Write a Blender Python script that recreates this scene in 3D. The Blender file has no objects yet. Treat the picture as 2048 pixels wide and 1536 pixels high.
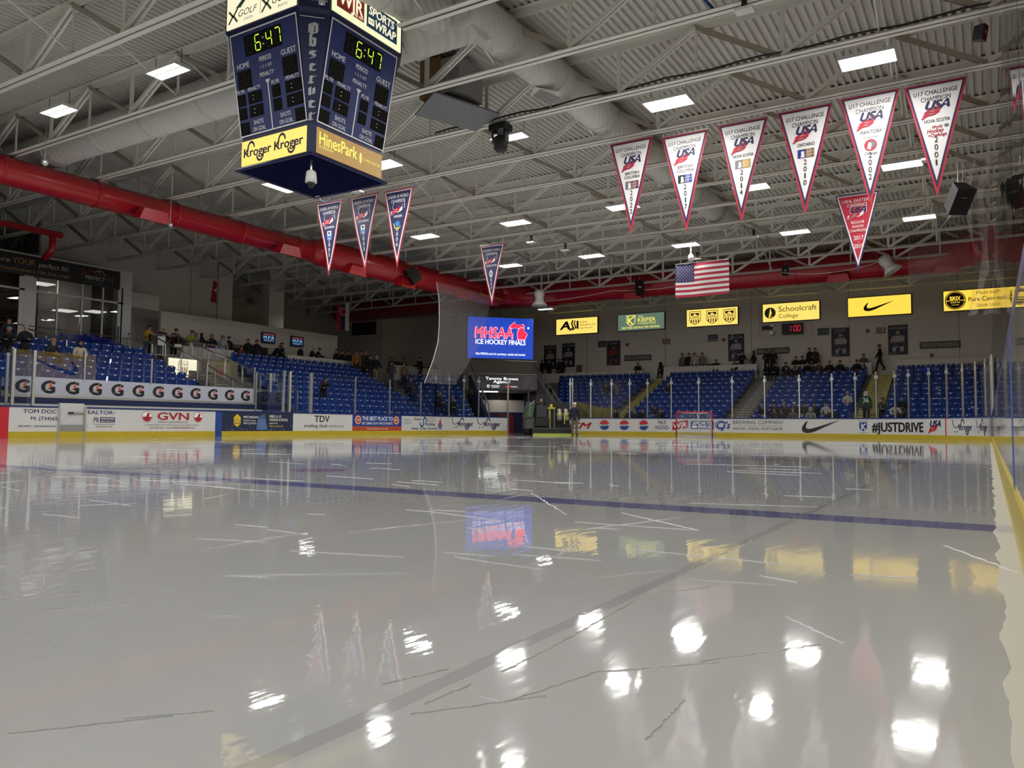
import bpy, math, random
import numpy as np
from mathutils import Vector, Matrix
rnd = random.Random(7)
SC = bpy.context.scene
COL = SC.collection
PI = math.pi
# ---------------------------------------------------------------- camera
cam = bpy.data.cameras.new('camera'); co = bpy.data.objects.new('camera', cam); COL.objects.link(co); SC.camera = co
cam.sensor_fit = 'HORIZONTAL'; cam.sensor_width = 36.0; cam.lens = 1543.6/2048*36; cam.shift_x = -43.5/2048; cam.shift_y = -12.9/2048
cam.clip_start = 0.02; cam.clip_end = 300
YAW, PIT, ROL = (math.radians(a) for a in (30.495, 3.597, 0.411))
fw = Vector((-math.sin(YAW)*math.cos(PIT), math.cos(YAW)*math.cos(PIT), math.sin(PIT)))
rt = Vector((math.cos(YAW), math.sin(YAW), 0)); up = rt.cross(fw)
r2 = rt*math.cos(ROL)+up*math.sin(ROL); u2 = -rt*math.sin(ROL)+up*math.cos(ROL)
co.matrix_world = Matrix(((r2.x, u2.x, -fw.x, 0), (r2.y, u2.y, -fw.y, 0), (r2.z, u2.z, -fw.z, 0.485), (0, 0, 0, 1)))
# ---------------------------------------------------------------- view, world
SC.view_settings.view_transform = 'Standard'; SC.view_settings.look = 'None'
SC.view_settings.exposure = 0.0; SC.view_settings.gamma = 1.0; SC.view_settings.use_curve_mapping = False
W = bpy.data.worlds.new('world'); SC.world = W; W.use_nodes = True
W.node_tree.nodes['Background'].inputs[0].default_value = (0.05, 0.052, 0.055, 1); W.node_tree.nodes['Background'].inputs[1].default_value = 0.3
SC.cycles.max_bounces = 5; SC.cycles.diffuse_bounces = 3; SC.cycles.glossy_bounces = 2; SC.cycles.transmission_bounces = 2
SC.cycles.transparent_max_bounces = 12; SC.cycles.adaptive_threshold = 0.02; SC.cycles.sample_clamp_indirect = 4.0; SC.cycles.caustics_reflective = False; SC.cycles.caustics_refractive = False
# ---------------------------------------------------------------- lamps of the hall (each sits in a fixture built below)
LAMP_W = 178.0
LAMP_SPREAD = math.radians(180)
LX = [-2.2, -7.05, -12.0, -16.9, -21.7]
LY = [34.3, 27.1, 18.85, 11.15, 3.4, -4.4, -12.2]
LZ = 9.0
lampdata = bpy.data.lights.new('hall_lamp', 'AREA'); lampdata.shape = 'RECTANGLE'; lampdata.size = 1.1; lampdata.size_y = 0.55
lampdata.energy = LAMP_W; lampdata.color = (1.0, 0.98, 0.94); lampdata.spread = LAMP_SPREAD
for y in LY:
    for x in LX:
        o = bpy.data.objects.new('hall_lamp', lampdata); o.location = (x, y, LZ-0.03); COL.objects.link(o)
def small_lamp(loc, w, sx, sy, col=(1, .95, .88), rot=(0, 0, 0), spread=180):
    d = bpy.data.lights.new('room_lamp', 'AREA'); d.shape = 'RECTANGLE'; d.size = sx; d.size_y = sy; d.energy = w; d.color = col; d.spread = math.radians(spread)
    o = bpy.data.objects.new('room_lamp', d); o.location = loc; o.rotation_euler = rot; COL.objects.link(o)
small_lamp((-30.6, 47.6, 2.85), 14, 1.3, .2)
small_lamp((-38.6, 36.5, 7.6), 26, 1.2, .3)
small_lamp((-24.6, 43.2, 8.0), 20, 1.0, .3)
# ================================================================= helpers
MT = {}
def mat(name, col=(.5, .5, .5), rough=.5, metal=0., em=0., var=.06, vs=3.0, spec=.5, coat=0.):
    if name in MT: return MT[name]
    m = bpy.data.materials.new(name); m.use_nodes = True; nt = m.node_tree; b = nt.nodes['Principled BSDF']
    c = (*col, 1)
    b.inputs['Base Color'].default_value = c; b.inputs['Roughness'].default_value = rough; b.inputs['Metallic'].default_value = metal
    b.inputs['Specular IOR Level'].default_value = spec
    if coat: b.inputs['Coat Weight'].default_value = coat; b.inputs['Coat Roughness'].default_value = .03
    tc = nt.nodes.new('ShaderNodeTexCoord'); nz = nt.nodes.new('ShaderNodeTexNoise'); nz.inputs['Scale'].default_value = vs; nz.inputs['Detail'].default_value = 4
    nt.links.new(tc.outputs['Object'], nz.inputs['Vector'])
    mx = nt.nodes.new('ShaderNodeMix'); mx.data_type = 'RGBA'
    mx.inputs[6].default_value = tuple(v*(1-var) for v in col)+(1,); mx.inputs[7].default_value = tuple(min(1, v*(1+var)) for v in col)+(1,)
    nt.links.new(nz.outputs['Fac'], mx.inputs[0])
    if em:
        nt.links.new(mx.outputs[2], b.inputs['Emission Color']); b.inputs['Emission Strength'].default_value = em
        b.inputs['Base Color'].default_value = tuple(v*.3 for v in col)+(1,); m.cycles.emission_sampling = 'NONE'
    else: nt.links.new(mx.outputs[2], b.inputs['Base Color'])
    MT[name] = m; return m
_nt = None
def ridge(m, sc=5., dist=.02):      # spiral seams of rolled duct
    nt = m.node_tree; tc = nt.nodes.new('ShaderNodeTexCoord'); wv = nt.nodes.new('ShaderNodeTexWave'); wv.wave_type = 'BANDS'; wv.bands_direction = 'DIAGONAL'; wv.inputs['Scale'].default_value = sc
    bu = nt.nodes.new('ShaderNodeBump'); bu.inputs['Strength'].default_value = .6; bu.inputs['Distance'].default_value = dist; nt.links.new(tc.outputs['Object'], wv.inputs[0]); nt.links.new(wv.outputs['Fac'], bu.inputs['Height']); nt.links.new(bu.outputs[0], nt.nodes['Principled BSDF'].inputs['Normal'])
class MB:
    def __init__(s, f=None): s.v = []; s.f = []; s.m = []; s.ml = []; s.map = f
    def mi(s, m):
        if m not in s.ml: s.ml.append(m)
        return s.ml.index(m)
    def add(s, vs, fs, m, f=None):
        k = len(s.v); g = f or s.map
        s.v += [tuple(g(*p)) for p in vs] if g else [tuple(p) for p in vs]
        i = s.mi(m)
        for q in fs: s.f.append(tuple(k+a for a in q)); s.m.append(i)
        return s
    def box(s, a, b, m, f=None, nx=1):
        x0, y0, z0 = a; x1, y1, z1 = b
        for i in range(nx):
            xa = x0+(x1-x0)*i/nx; xb = x0+(x1-x0)*(i+1)/nx
            vs = [(xa, y0, z0), (xb, y0, z0), (xb, y1, z0), (xa, y1, z0), (xa, y0, z1), (xb, y0, z1), (xb, y1, z1), (xa, y1, z1)]
            fs = [(3, 2, 1, 0), (4, 5, 6, 7), (0, 1, 5, 4), (2, 3, 7, 6)]
            if i == 0: fs.append((3, 0, 4, 7))
            if i == nx-1: fs.append((1, 2, 6, 5))
            s.add(vs, fs, m, f)
        return s
    def bar(s, p, q, w, h, m, upv=(0, 0, 1)):
        p = Vector(p); q = Vector(q); d = (q-p)
        if d.length < 1e-6: return s
        d.normalize(); u = Vector(upv)
        if abs(d.dot(u)) > .98: u = Vector((1, 0, 0))
        sd = d.cross(u).normalized(); u = sd.cross(d).normalized()
        vs = []
        for e in (p, q):
            for a, b in ((-1, -1), (1, -1), (1, 1), (-1, 1)): vs.append(e+sd*a*w/2+u*b*h/2)
        return s.add(vs, [(0, 1, 2, 3), (7, 6, 5, 4), (0, 4, 5, 1), (1, 5, 6, 2), (2, 6, 7, 3), (3, 7, 4, 0)], m)
    def tube(s, pts, r, m, n=8, caps=True, rs=None):
        pts = [Vector(p) for p in pts]; ring = []; prev = None
        for i, p in enumerate(pts):
            d = (pts[min(i+1, len(pts)-1)]-pts[max(i-1, 0)]).normalized()
            a = prev if prev is not None else (Vector((0, 0, 1)) if abs(d.z) < .9 else Vector((1, 0, 0)))
            x = (a-d*a.dot(d)).normalized(); y = d.cross(x); prev = x
            rr = rs[i] if rs else r
            ring.append([p+x*math.cos(2*PI*k/n)*rr+y*math.sin(2*PI*k/n)*rr for k in range(n)])
        vs = [v for g in ring for v in g]; fs = []
        for i in range(len(pts)-1):
            for k in range(n): fs.append((i*n+k, i*n+(k+1) % n, (i+1)*n+(k+1) % n, (i+1)*n+k))
        if caps: fs.append(tuple(range(n))[::-1]); fs.append(tuple((len(pts)-1)*n+k for k in range(n)))
        return s.add(vs, fs, m)
    def lathe(s, prof, c, m, n=14, ax='z'):
        vs = []
        for r, h in prof:
            for k in range(n):
                a = 2*PI*k/n; x, y, z = r*math.cos(a), r*math.sin(a), h
                if ax == 'y': x, y, z = x, h, z if False else r*math.sin(a)
                if ax == 'x': x, y, z = h, r*math.cos(a), r*math.sin(a)
                vs.append((c[0]+x, c[1]+y, c[2]+z))
        fs = []
        for i in range(len(prof)-1):
            for k in range(n): fs.append((i*n+k, i*n+(k+1) % n, (i+1)*n+(k+1) % n, (i+1)*n+k))
        fs.append(tuple(range(n))[::-1]); fs.append(tuple((len(prof)-1)*n+k for k in range(n)))
        return s.add(vs, fs, m)
    def poly(s, pts, d, m, f=None, th=.003):      # flat polygon in panel coordinates, a few mm proud
        n = len(pts); vs = [(x, y, d+th) for x, y in pts]
        return s.add(vs, [tuple(range(n))], m, f)
    def disc(s, c, r, d, m, f=None, n=28, ry=None, a0=0., a1=2*PI):
        ry = ry or r; k = n if abs(a1-a0-2*PI) < 1e-6 else n+1
        return s.poly([(c[0]+r*math.cos(a0+(a1-a0)*i/n), c[1]+ry*math.sin(a0+(a1-a0)*i/n)) for i in range(k)], d, m, f)
    def arc(s, c, r0, r1, a0, a1, d, m, f=None, n=20, ky=1.):
        vs = []
        for i in range(n+1):
            a = a0+(a1-a0)*i/n
            for r in (r0, r1): vs.append((c[0]+r*math.cos(a), c[1]+r*ky*math.sin(a), d+.003))
        return s.add(vs, [(2*i, 2*i+1, 2*i+3, 2*i+2) for i in range(n)], m, f)
    def pline(s, pts, w, d, m, f=None, close=False):
        P = [Vector((p[0], p[1])) for p in pts]
        if close: P.append(P[0])
        for a, b in zip(P, P[1:]):
            t = (b-a)
            if t.length < 1e-6: continue
            t.normalize(); nn = Vector((-t.y, t.x))*w/2; e = t*w*.3
            s.poly([tuple(a-e-nn), tuple(b+e-nn), tuple(b+e+nn), tuple(a-e+nn)], d, m, f)
        return s
    def text(s, t, x, y, h, m, w=None, d=0., f=None, al='c', bold=0., shear=0., rot=0., sp=1.):
        vs, fs, tw = glyphs(t, bold, shear, sp)
        sy = h; sx = (w/tw) if w else sy*.95; ww = tw*sx
        ox = x-(ww/2 if al == 'c' else ww if al == 'r' else 0)
        ca, sa = math.cos(rot), math.sin(rot); q = []
        for a, b, e in vs:
            px, py = a*sx+ox-x, b*sy
            q.append((x+px*ca-py*sa, y+px*sa+py*ca, d+.004+e))
        return s.add(q, fs, m, f)
    def build(s, name, parent=None, smooth=False):
        me = bpy.data.meshes.new(name); me.from_pydata(s.v, [], s.f)
        for m in s.ml: me.materials.append(m)
        me.polygons.foreach_set('material_index', s.m)
        if smooth: me.polygons.foreach_set('use_smooth', [True]*len(s.f))
        me.update(); o = bpy.data.objects.new(name, me); COL.objects.link(o)
        if parent:
            o.parent = parent
            if tuple(parent.location) != (0, 0, 0) or parent.rotation_euler.z: o.matrix_parent_inverse = (Matrix.Translation(parent.location) @ Matrix.Rotation(parent.rotation_euler.z, 4, 'Z')).inverted()
        return o
GL = {}
def glyphs(t, bold=0., shear=0., sp=1.):
    # caps come out 1 unit high, origin at the left of the baseline
    k = (t, bold, shear, sp)
    if k in GL: return GL[k]
    c = bpy.data.curves.new('t', 'FONT'); c.body = t; c.size = 1; c.shear = shear; c.space_character = sp; c.resolution_u = 3
    o = bpy.data.objects.new('t', c); COL.objects.link(o)
    dg = bpy.context.evaluated_depsgraph_get(); me = o.evaluated_get(dg).to_mesh()
    vs = [(v.co.x, v.co.y) for v in me.vertices]; fs = [tuple(p.vertices) for p in me.polygons]
    o.evaluated_get(dg).to_mesh_clear(); bpy.data.objects.remove(o); bpy.data.curves.remove(c)
    if not vs: vs = [(0, 0)]
    x0 = min(v[0] for v in vs); x1 = max(v[0] for v in vs); tw_ = x1-x0
    vs = [((a-x0), b/.69, 0) for a, b in vs]
    if bold > .012:
        n = len(vs); q = bold*.42; sh = [(q, 0), (-q, 0)]+([(0, q), (0, -q)] if bold > .025 else [])+([(q*.6, q*.6), (-q*.6, -q*.6)] if bold > .06 else [])
        V0, F0_ = list(vs), list(fs)
        for j, (dx, dy) in enumerate(sh): vs += [(a+dx, e+dy, .0004*(j+1)) for a, e, _ in V0]; fs += [tuple(i+n*(j+1) for i in f_) for f_ in F0_]
        x0 = 0; x1 = x1-0
    GL[k] = (vs, fs, max(tw_, 1e-3)); return GL[k]
def tag(o, label=None, cat=None, group=None, kind=None):
    if label: o['label'] = label
    if cat: o['category'] = cat
    if group: o['group'] = group
    if kind: o['kind'] = kind
    return o
def thing(name, label, cat, loc=(0, 0, 0), rz=0., group=None):
    o = bpy.data.objects.new(name, None); o.empty_display_size = .2; COL.objects.link(o); o.location = loc; o.rotation_euler = (0, 0, rz)
    return tag(o, label, cat, group)
def copy_tree(o, parent=None):
    c = o.copy(); COL.objects.link(c)
    if parent: c.parent = parent; c.matrix_parent_inverse = o.matrix_parent_inverse
    for ch in list(o.children): copy_tree(ch, c)
    return c
def struct(mb, name, smooth=False): return tag(mb.build(name, None, smooth), kind='structure')
def frame(O, U, N=None, V=(0, 0, 1)):
    O = Vector(O); U = Vector(U).normalized(); V = Vector(V).normalized(); N = Vector(N).normalized() if N else U.cross(V)
    return lambda x, y, d: O+U*x+V*y+N*d
# ================================================================= materials
def C(h):      # sRGB hex to linear
    v = [int(h[i:i+2], 16)/255 for i in (0, 2, 4)]
    return tuple(a/12.92 if a <= .04045 else ((a+.055)/1.055)**2.4 for a in v)
STEEL = mat('painted_steel', (.84, .82, .75), .45); DARKST = mat('dark_steel', (.10, .09, .075), .6)
DECK = mat('roof_deck_paint', (.62, .605, .55), .6, vs=.6); WALLP = mat('wall_paint', (.66, .62, .56), .8, vs=.4)
WHITE = mat('white_gloss', (.80, .80, .78), .3); BOARDW = mat('dasher_white', (.64, .64, .62), .15, coat=1., vs=1.2, var=.05)
YEL = mat('kick_yellow', (.50, .38, .025), .3, var=.1); NAVY = mat('navy', C('1c2350'), .4); BLUECAP = mat('cap_blue', C('20306e'), .35)
REDD = mat('duct_red', (.46, .012, .02), .33, coat=.3); WDUCT = mat('duct_white', (.66, .655, .62), .45)

ridge(WDUCT, 2.2, .012)
BLACK = mat('black', (.012, .012, .013), .45); GREY = mat('grey_metal', (.42, .42, .42), .35, metal=.7); ALU = mat('aluminium', (.62, .62, .62), .32, metal=.85)
RED = mat('print_red', C('c01f2e'), .45); BLUE = mat('print_blue', C('1d3f8f'), .45); PW = mat('print_white', C('ecece6'), .5); PN = mat('print_navy', C('191d4d'), .5)
SEATB = mat('seat_blue', C('213f8c'), .32, coat=.4, var=.1, vs=6); CONC = mat('concrete', (.20, .19, .175), .9, vs=2); NAVYW = mat('navy_wall', C('15204f'), .6)
YSTEP = mat('step_yellow', (.55, .45, .05), .6); TARP = mat('tarp_blue', C('12259a'), .35, var=.2, vs=2)
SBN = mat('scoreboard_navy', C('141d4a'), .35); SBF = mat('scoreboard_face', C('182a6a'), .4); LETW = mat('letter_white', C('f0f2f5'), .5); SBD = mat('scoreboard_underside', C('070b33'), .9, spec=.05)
ESIGN = mat('sign_yellow_lit', C('f0d268'), .4, em=1.2, var=.07, vs=2.2); ESIGN2 = mat('sign_yellow_lit_warm', C('f2cb48'), .4, em=1.25, var=.06, vs=2)
ECRM = mat('sign_cream_lit', C('f3ecc8'), .4, em=1.05, var=.05, vs=2); EGRN = mat('sign_green_lit', C('7d9a86'), .4, em=.55, var=.12, vs=3)
EW = mat('led_white', (1, 1, 1), .4, em=1.3, var=0); EYT = mat('lit_yellow_text', C('f6ee6e'), .4, em=.95, var=0)
ESCR = mat('led_blue', C('0f45c4'), .4, em=.85, var=.02); ERED = mat('led_red', C('ff1e48'), .4, em=1.1, var=0); EPINK = mat('led_pink', C('ff9fc0'), .4, em=1.2, var=0)
EDIG = mat('digit_green', C('c8f23a'), .4, em=1.2, var=.2, vs=60); DIGOFF = mat('digit_unlit', (.010, .011, .010), .8, spec=.05); SEGOFF = mat('segment_unlit', (.035, .03, .022), .8, spec=.05)
TUBE = mat('lamp_tube', (1, .99, .97), .3, em=9., var=0); HOUS = mat('fixture_white', (.75, .75, .72), .4)
BROWNB = mat('plywood_brown', C('8a6a35'), .7)
EPIC = mat('picture_light', C('fff7ee'), .4, em=5., var=0)
def glass_mat(name, tint=(.97, .985, .98), rough=.0, gl=1.0):
    m = bpy.data.materials.new(name); m.use_nodes = True; nt = m.node_tree; nt.nodes.clear()
    out = nt.nodes.new('ShaderNodeOutputMaterial'); mx = nt.nodes.new('ShaderNodeMixShader'); t = nt.nodes.new('ShaderNodeBsdfTransparent'); g = nt.nodes.new('ShaderNodeBsdfGlossy')
    fr = nt.nodes.new('ShaderNodeFresnel'); gi = nt.nodes.new('ShaderNodeNewGeometry'); mi = nt.nodes.new('ShaderNodeMapRange'); mi.inputs['To Min'].default_value = 1.45*gl; mi.inputs['To Max'].default_value = 1/(1.45*gl); nt.links.new(gi.outputs['Backfacing'], mi.inputs['Value']); nt.links.new(mi.outputs[0], fr.inputs[0]); t.inputs[0].default_value = (*tint, 1); g.inputs['Roughness'].default_value = rough
    nt.links.new(fr.outputs[0], mx.inputs[0]); nt.links.new(t.outputs[0], mx.inputs[1]); nt.links.new(g.outputs[0], mx.inputs[2]); nt.links.new(mx.outputs[0], out.inputs[0])
    return m, nt, g
GLASS, _, _ = glass_mat('rink_glass')
# near glass with a slightly wavy surface
GLASSW, nt, g = glass_mat('rink_glass_wavy', (.96, .975, .98), .01)
tc = nt.nodes.new('ShaderNodeTexCoord'); nz = nt.nodes.new('ShaderNodeTexNoise'); nz.inputs['Scale'].default_value = .9; bp_ = nt.nodes.new('ShaderNodeBump'); bp_.inputs['Strength'].default_value = .15; bp_.inputs['Distance'].default_value = .03
nt.links.new(tc.outputs['Object'], nz.inputs[0]); nt.links.new(nz.outputs['Fac'], bp_.inputs['Height']); nt.links.new(bp_.outputs[0], g.inputs['Normal'])
WINGL, nt, g = glass_mat('window_glass', (.35, .36, .36), .0)
def net_mat():
    m = bpy.data.materials.new('netting'); m.use_nodes = True; nt = m.node_tree; nt.nodes.clear()
    out = nt.nodes.new('ShaderNodeOutputMaterial'); mx = nt.nodes.new('ShaderNodeMixShader'); t = nt.nodes.new('ShaderNodeBsdfTransparent'); d = nt.nodes.new('ShaderNodeBsdfDiffuse'); d.inputs[0].default_value = (.35, .33, .33, 1)
    tc = nt.nodes.new('ShaderNodeTexCoord'); br = nt.nodes.new('ShaderNodeTexBrick'); br.inputs['Scale'].default_value = 22; br.inputs['Mortar Size'].default_value = .035; br.offset = 0
    br.inputs['Brick Width'].default_value = .5; br.inputs['Row Height'].default_value = .5; br.inputs['Color1'].default_value = (0, 0, 0, 1); br.inputs['Color2'].default_value = (0, 0, 0, 1); br.inputs['Mortar'].default_value = (1, 1, 1, 1)
    nt.links.new(tc.outputs['UV'], br.inputs[0]); nt.links.new(br.outputs['Color'], mx.inputs[0]); nt.links.new(t.outputs[0], mx.inputs[1]); nt.links.new(d.outputs[0], mx.inputs[2]); nt.links.new(mx.outputs[0], out.inputs[0])
    return m
NET = net_mat()
# ---------------------------------------------------------------- ice material with the painted lines under it
YB1, YC, YB2, YG = 4.45, 12.07, 19.69, 39.19
XL, XR, YE, RC = -25.8, .10, 42.54, 8.5
XM = (XL+XR)/2
def ice_material():
    m = bpy.data.materials.new('ice'); m.use_nodes = True; nt = m.node_tree; L = nt.links.new; b = nt.nodes['Principled BSDF']
    geo = nt.nodes.new('ShaderNodeNewGeometry'); sep = nt.nodes.new('ShaderNodeSeparateXYZ'); L(geo.outputs['Position'], sep.inputs[0])
    X, Y = sep.outputs[0], sep.outputs[1]
    def mth(op, a, b_=None, c=None):
        n = nt.nodes.new('ShaderNodeMath'); n.operation = op
        for i, v in enumerate((a, b_, c)):
            if v is None: continue
            if isinstance(v, (int, float)): n.inputs[i].default_value = v
            else: L(v, n.inputs[i])
        return n.outputs[0]
    def band(v, c, h): return mth('LESS_THAN', mth('ABSOLUTE', mth('SUBTRACT', v, c)), h)
    def ring(cx, cy, r, h):
        d = mth('SQRT', mth('ADD', mth('POWER', mth('SUBTRACT', X, cx), 2), mth('POWER', mth('SUBTRACT', Y, cy), 2)))
        return band(d, r, h)
    nz = nt.nodes.new('ShaderNodeTexNoise'); nz.inputs['Scale'].default_value = .35; nz.inputs['Detail'].default_value = 6; L(geo.outputs['Position'], nz.inputs[0])
    base = nt.nodes.new('ShaderNodeMix'); base.data_type = 'RGBA'; base.inputs[6].default_value = (.40, .40, .392, 1); base.inputs[7].default_value = (.46, .46, .45, 1); L(nz.outputs['Fac'], base.inputs[0])
    col = base.outputs[2]
    def paint(col, mask, c, k):
        n = nt.nodes.new('ShaderNodeMix'); n.data_type = 'RGBA'; L(mth('MULTIPLY', mask, k), n.inputs[0]); L(col, n.inputs[6]); n.inputs[7].default_value = (*c, 1); return n.outputs[2]
    blue = (.085, .09, .26); red = (.33, .09, .16)
    col = paint(col, band(Y, YB1, .15), blue, .8); col = paint(col, band(Y, YB2, .15), blue, .8); col = paint(col, band(Y, YC, .15), red, .6)
    col = paint(col, band(Y, YG, .05), red, .7); col = paint(col, ring(XM, YC, 4.5, .03), blue, .7)
    col = paint(col, ring(XM, YC, 0., 1.9), (.16, .15, .34), .55)
    for sx in (-6.7, 6.7): 
        col = paint(col, ring(XM+sx, YG-6.1, 4.5, .03), red, .7); col = paint(col, ring(XM+sx, YG-6.1, 0, .3), red, .7); col = paint(col, ring(XM+sx, YB2-1.5, 0, .3), red, .7); col = paint(col, ring(XM+sx, YB1+1.5, 0, .3), red, .6)
    crease = mth('MULTIPLY', ring(XM, YG, 0, 1.83), mth('LESS_THAN', Y, YG)); col = paint(col, crease, (.2, .35, .65), .7)
    # white frost along the near boards, ragged edge
    n2 = nt.nodes.new('ShaderNodeTexNoise'); n2.inputs['Scale'].default_value = 2.2; n2.inputs['Detail'].default_value = 8; L(geo.outputs['Position'], n2.inputs[0])
    fe = mth('GREATER_THAN', mth('ADD', X, mth('MULTIPLY', mth('SUBTRACT', n2.outputs['Fac'], .5), .09)), .018)
    col = paint(col, fe, (.52, .50, .43), .6)
    seam = band(mth('ADD', X, mth('MULTIPLY', n2.outputs['Fac'], .03)), -.89, .022); col = paint(col, seam, (.2, .2, .2), .35)
    L(col, b.inputs['Base Color'])
    # fresh strip: left of the last resurfacing pass is wetter and sharper, right of it duller
    n3 = nt.nodes.new('ShaderNodeTexNoise'); n3.inputs['Scale'].default_value = .8; n3.inputs['Detail'].default_value = 6; L(geo.outputs['Position'], n3.inputs[0])
    side = mth('GREATER_THAN', mth('ADD', X, mth('MULTIPLY', n3.outputs['Fac'], .12)), -.86)
    ro = mth('ADD', mth('ADD', .012, mth('MULTIPLY', side, .04)), mth('MULTIPLY', fe, .35))
    ro = mth('ADD', ro, mth('MULTIPLY', n3.outputs['Fac'], .02)); L(ro, b.inputs['Roughness'])
    b.inputs['IOR'].default_value = 1.32; b.inputs['Specular IOR Level'].default_value = .5
    mp = nt.nodes.new('ShaderNodeMapping'); mp.inputs['Scale'].default_value = (9., 2.2, 1); mp.inputs['Rotation'].default_value = (0, 0, .5); L(geo.outputs['Position'], mp.inputs[0])
    nb = nt.nodes.new('ShaderNodeTexNoise'); nb.inputs['Scale'].default_value = 1.0; nb.inputs['Detail'].default_value = 3; L(mp.outputs[0], nb.inputs[0])
    nb2 = nt.nodes.new('ShaderNodeTexNoise'); nb2.inputs['Scale'].default_value = 45.0; nb2.inputs['Detail'].default_value = 2; L(geo.outputs['Position'], nb2.inputs[0])
    hh = mth('ADD', nb.outputs['Fac'], mth('MULTIPLY', nb2.outputs['Fac'], .05))
    bu = nt.nodes.new('ShaderNodeBump'); bu.inputs['Strength'].default_value = .5; bu.inputs['Distance'].default_value = .0022; L(hh, bu.inputs['Height']); L(bu.outputs[0], b.inputs['Normal'])
    return m
ICE = ice_material()
# ================================================================= the hall shell
X0, X1, Y0, Y1, ZD = -52.0, 11.0, -22.0, 53.0, 10.42
b = MB(); b.box((XL-.1, -18.4, -.06), (XR+.1, YE+.1, 0), ICE); struct(b, 'floor')      # the sheet of ice
b = MB(); b.box((X0, Y0, -.5), (X1, Y1+8, -.06), CONC); struct(b, 'floor')
def flute_deck():      # ribbed roof deck, flutes run with the length of the rink
    b = MB(); n = int((X1-X0)/.2); vs = []; prof = [(0, 0), (.075, 0), (.1, .075), (.175, .075)]
    for i in range(n):
        for dx, dz in prof: vs += [(X0+i*.2+dx, Y0, ZD+dz), (X0+i*.2+dx, Y1+6, ZD+dz)]
    fs = [(2*i, 2*i+1, 2*i+3, 2*i+2) for i in range(len(vs)//2-1)]
    b.add(vs, fs, DECK); return struct(b, 'ceiling')
flute_deck()
b = MB()
b.box((-31.2, Y1, -.2), (X1, Y1+.3, ZD), WALLP); w = struct(b, 'wall_back')
b = MB()
for x in (-26.5, -20.1, -13.9, -7.6, -1.4): b.box((x-.012, Y1-.008, 4), (x+.012, Y1, ZD), DARKST)   # precast joints
for (x0, x1, z) in ((-20.9, -15.2, 6.62), (-13.3, -12.2, 7.05)): b.bar((x0, Y1-.03, z), (x1, Y1-.03, z), .03, .03, WALLP)
for x in (-15.2, -13.35, -13.2, -9.9, -5.6): b.bar((x, Y1-.03, 6.6), (x, Y1-.03, 10.2), .05, .05, WALLP)
b.build('conduit', w)
b = MB(); b.box((X1, Y0, -.2), (X1+.3, Y1, ZD), WALLP); struct(b, 'wall_right')
b = MB(); b.box((X0, Y0-.3, -.2), (X1, Y0, ZD), WALLP); struct(b, 'wall_front')
b = MB(); b.box((-46.3, Y0, -.2), (-46, 46, ZD), WALLP); struct(b, 'wall_left')
# back left: stepped walls behind the corner concourse
b = MB(); b.box((-46, 46, 3.5), (-40.9, 46.3, ZD), WALLP); b.box((-44.2, 45.98, 7.65), (-41.6, 46.02, 8.7), BLACK)
for i in range(9): b.box((-44.1+i*.3, 45.95, 7.68), (-44.08+i*.3, 45.98, 8.67), DARKST)
struct(b, 'wall_back')
b = MB(); b.box((-41.2, 46.3, 3.5), (-40.9, 50, ZD), WALLP); struct(b, 'wall_left')
b = MB(); b.box((-40.9, 50, 3.5), (-36.6, 50.3, ZD), WALLP); struct(b, 'wall_back')
b = MB(); b.add([(-36.6, 50, 3.5), (-31.0, 53.2, 3.5), (-31.0, 53.2, ZD), (-36.6, 50, ZD), (-36.8, 50.3, 3.5), (-31.2, 53.5, 3.5), (-31.2, 53.5, ZD), (-36.8, 50.3, ZD)], [(0, 1, 2, 3), (7, 6, 5, 4), (0, 4, 5, 1), (3, 2, 6, 7), (1, 5, 6, 2), (0, 3, 7, 4)], WALLP); struct(b, 'wall_back')
# low wall, counter and pillars of the left concourse
b = MB(); b.box((-38.2, 25.2, 5.15), (-38, 38.2, 6.5), WALLP); b.box((-38.2, 33.4, 3.7), (-38, 38.2, 5.15), WALLP); b.box((-38.25, 22.9, 6.5), (-38.2, 25.2, 7.3), WALLP)
struct(b, 'wall_left')
b = MB(); b.box((-38.05, 31.9, 4.15), (-37.98, 35.6, 4.75), BLACK); b.box((-38.05, 28.4, 4.0), (-37.98, 31.6, 4.95), BLACK); struct(b, 'trim_1')
b = MB(); b.box((-40.2, 20.0, 3.5), (-40, 28.5, ZD), WALLP); b.box((-40.0, 28.3, 6.5), (-39.9, 30.1, ZD), WALLP); struct(b, 'wall_left')
for y0, y1 in ((30.0, 31.0), (33.8, 35.0)):
    b = MB(); b.box((-40.3, y0, 3.5), (-39.7, y1, ZD), WALLP); struct(b, 'trim_2')
b = MB(); b.box((-46, -5, 3.2), (-35.6, 46, 3.62), CONC); b.box((-31.6, 52.0, 3.4), (6, 53, 3.82), CONC); b.box((-46, 46, 3.2), (-31.6, 53, 3.62), CONC); struct(b, 'floor')   # upper walkway
# half wall between top row and walkway (left, corner, far end)
b = MB()
b.box((-35.75, 31.8, 3.6), (-35.6, 37.2, 4.6), WALLP); b.box((-35.75, 24.9, 3.6), (-35.6, 28.0, 4.5), WALLP)
b.box((-31.3, 52.0, 3.8), (-21.5, 52.12, 4.55), WALLP); b.box((-19.9, 52.0, 3.8), (-13.3, 52.12, 4.75), WALLP); b.box((-11.5, 52.0, 3.8), (-6.2, 52.12, 4.6), WALLP); b.box((-4.8, 52.0, 3.8), (4, 52.12, 4.7), WALLP)
b.box((-36.4, 42.0, 3.6), (-36.2, 47.5, 4.75), WALLP)
struct(b, 'trim_3')
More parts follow.
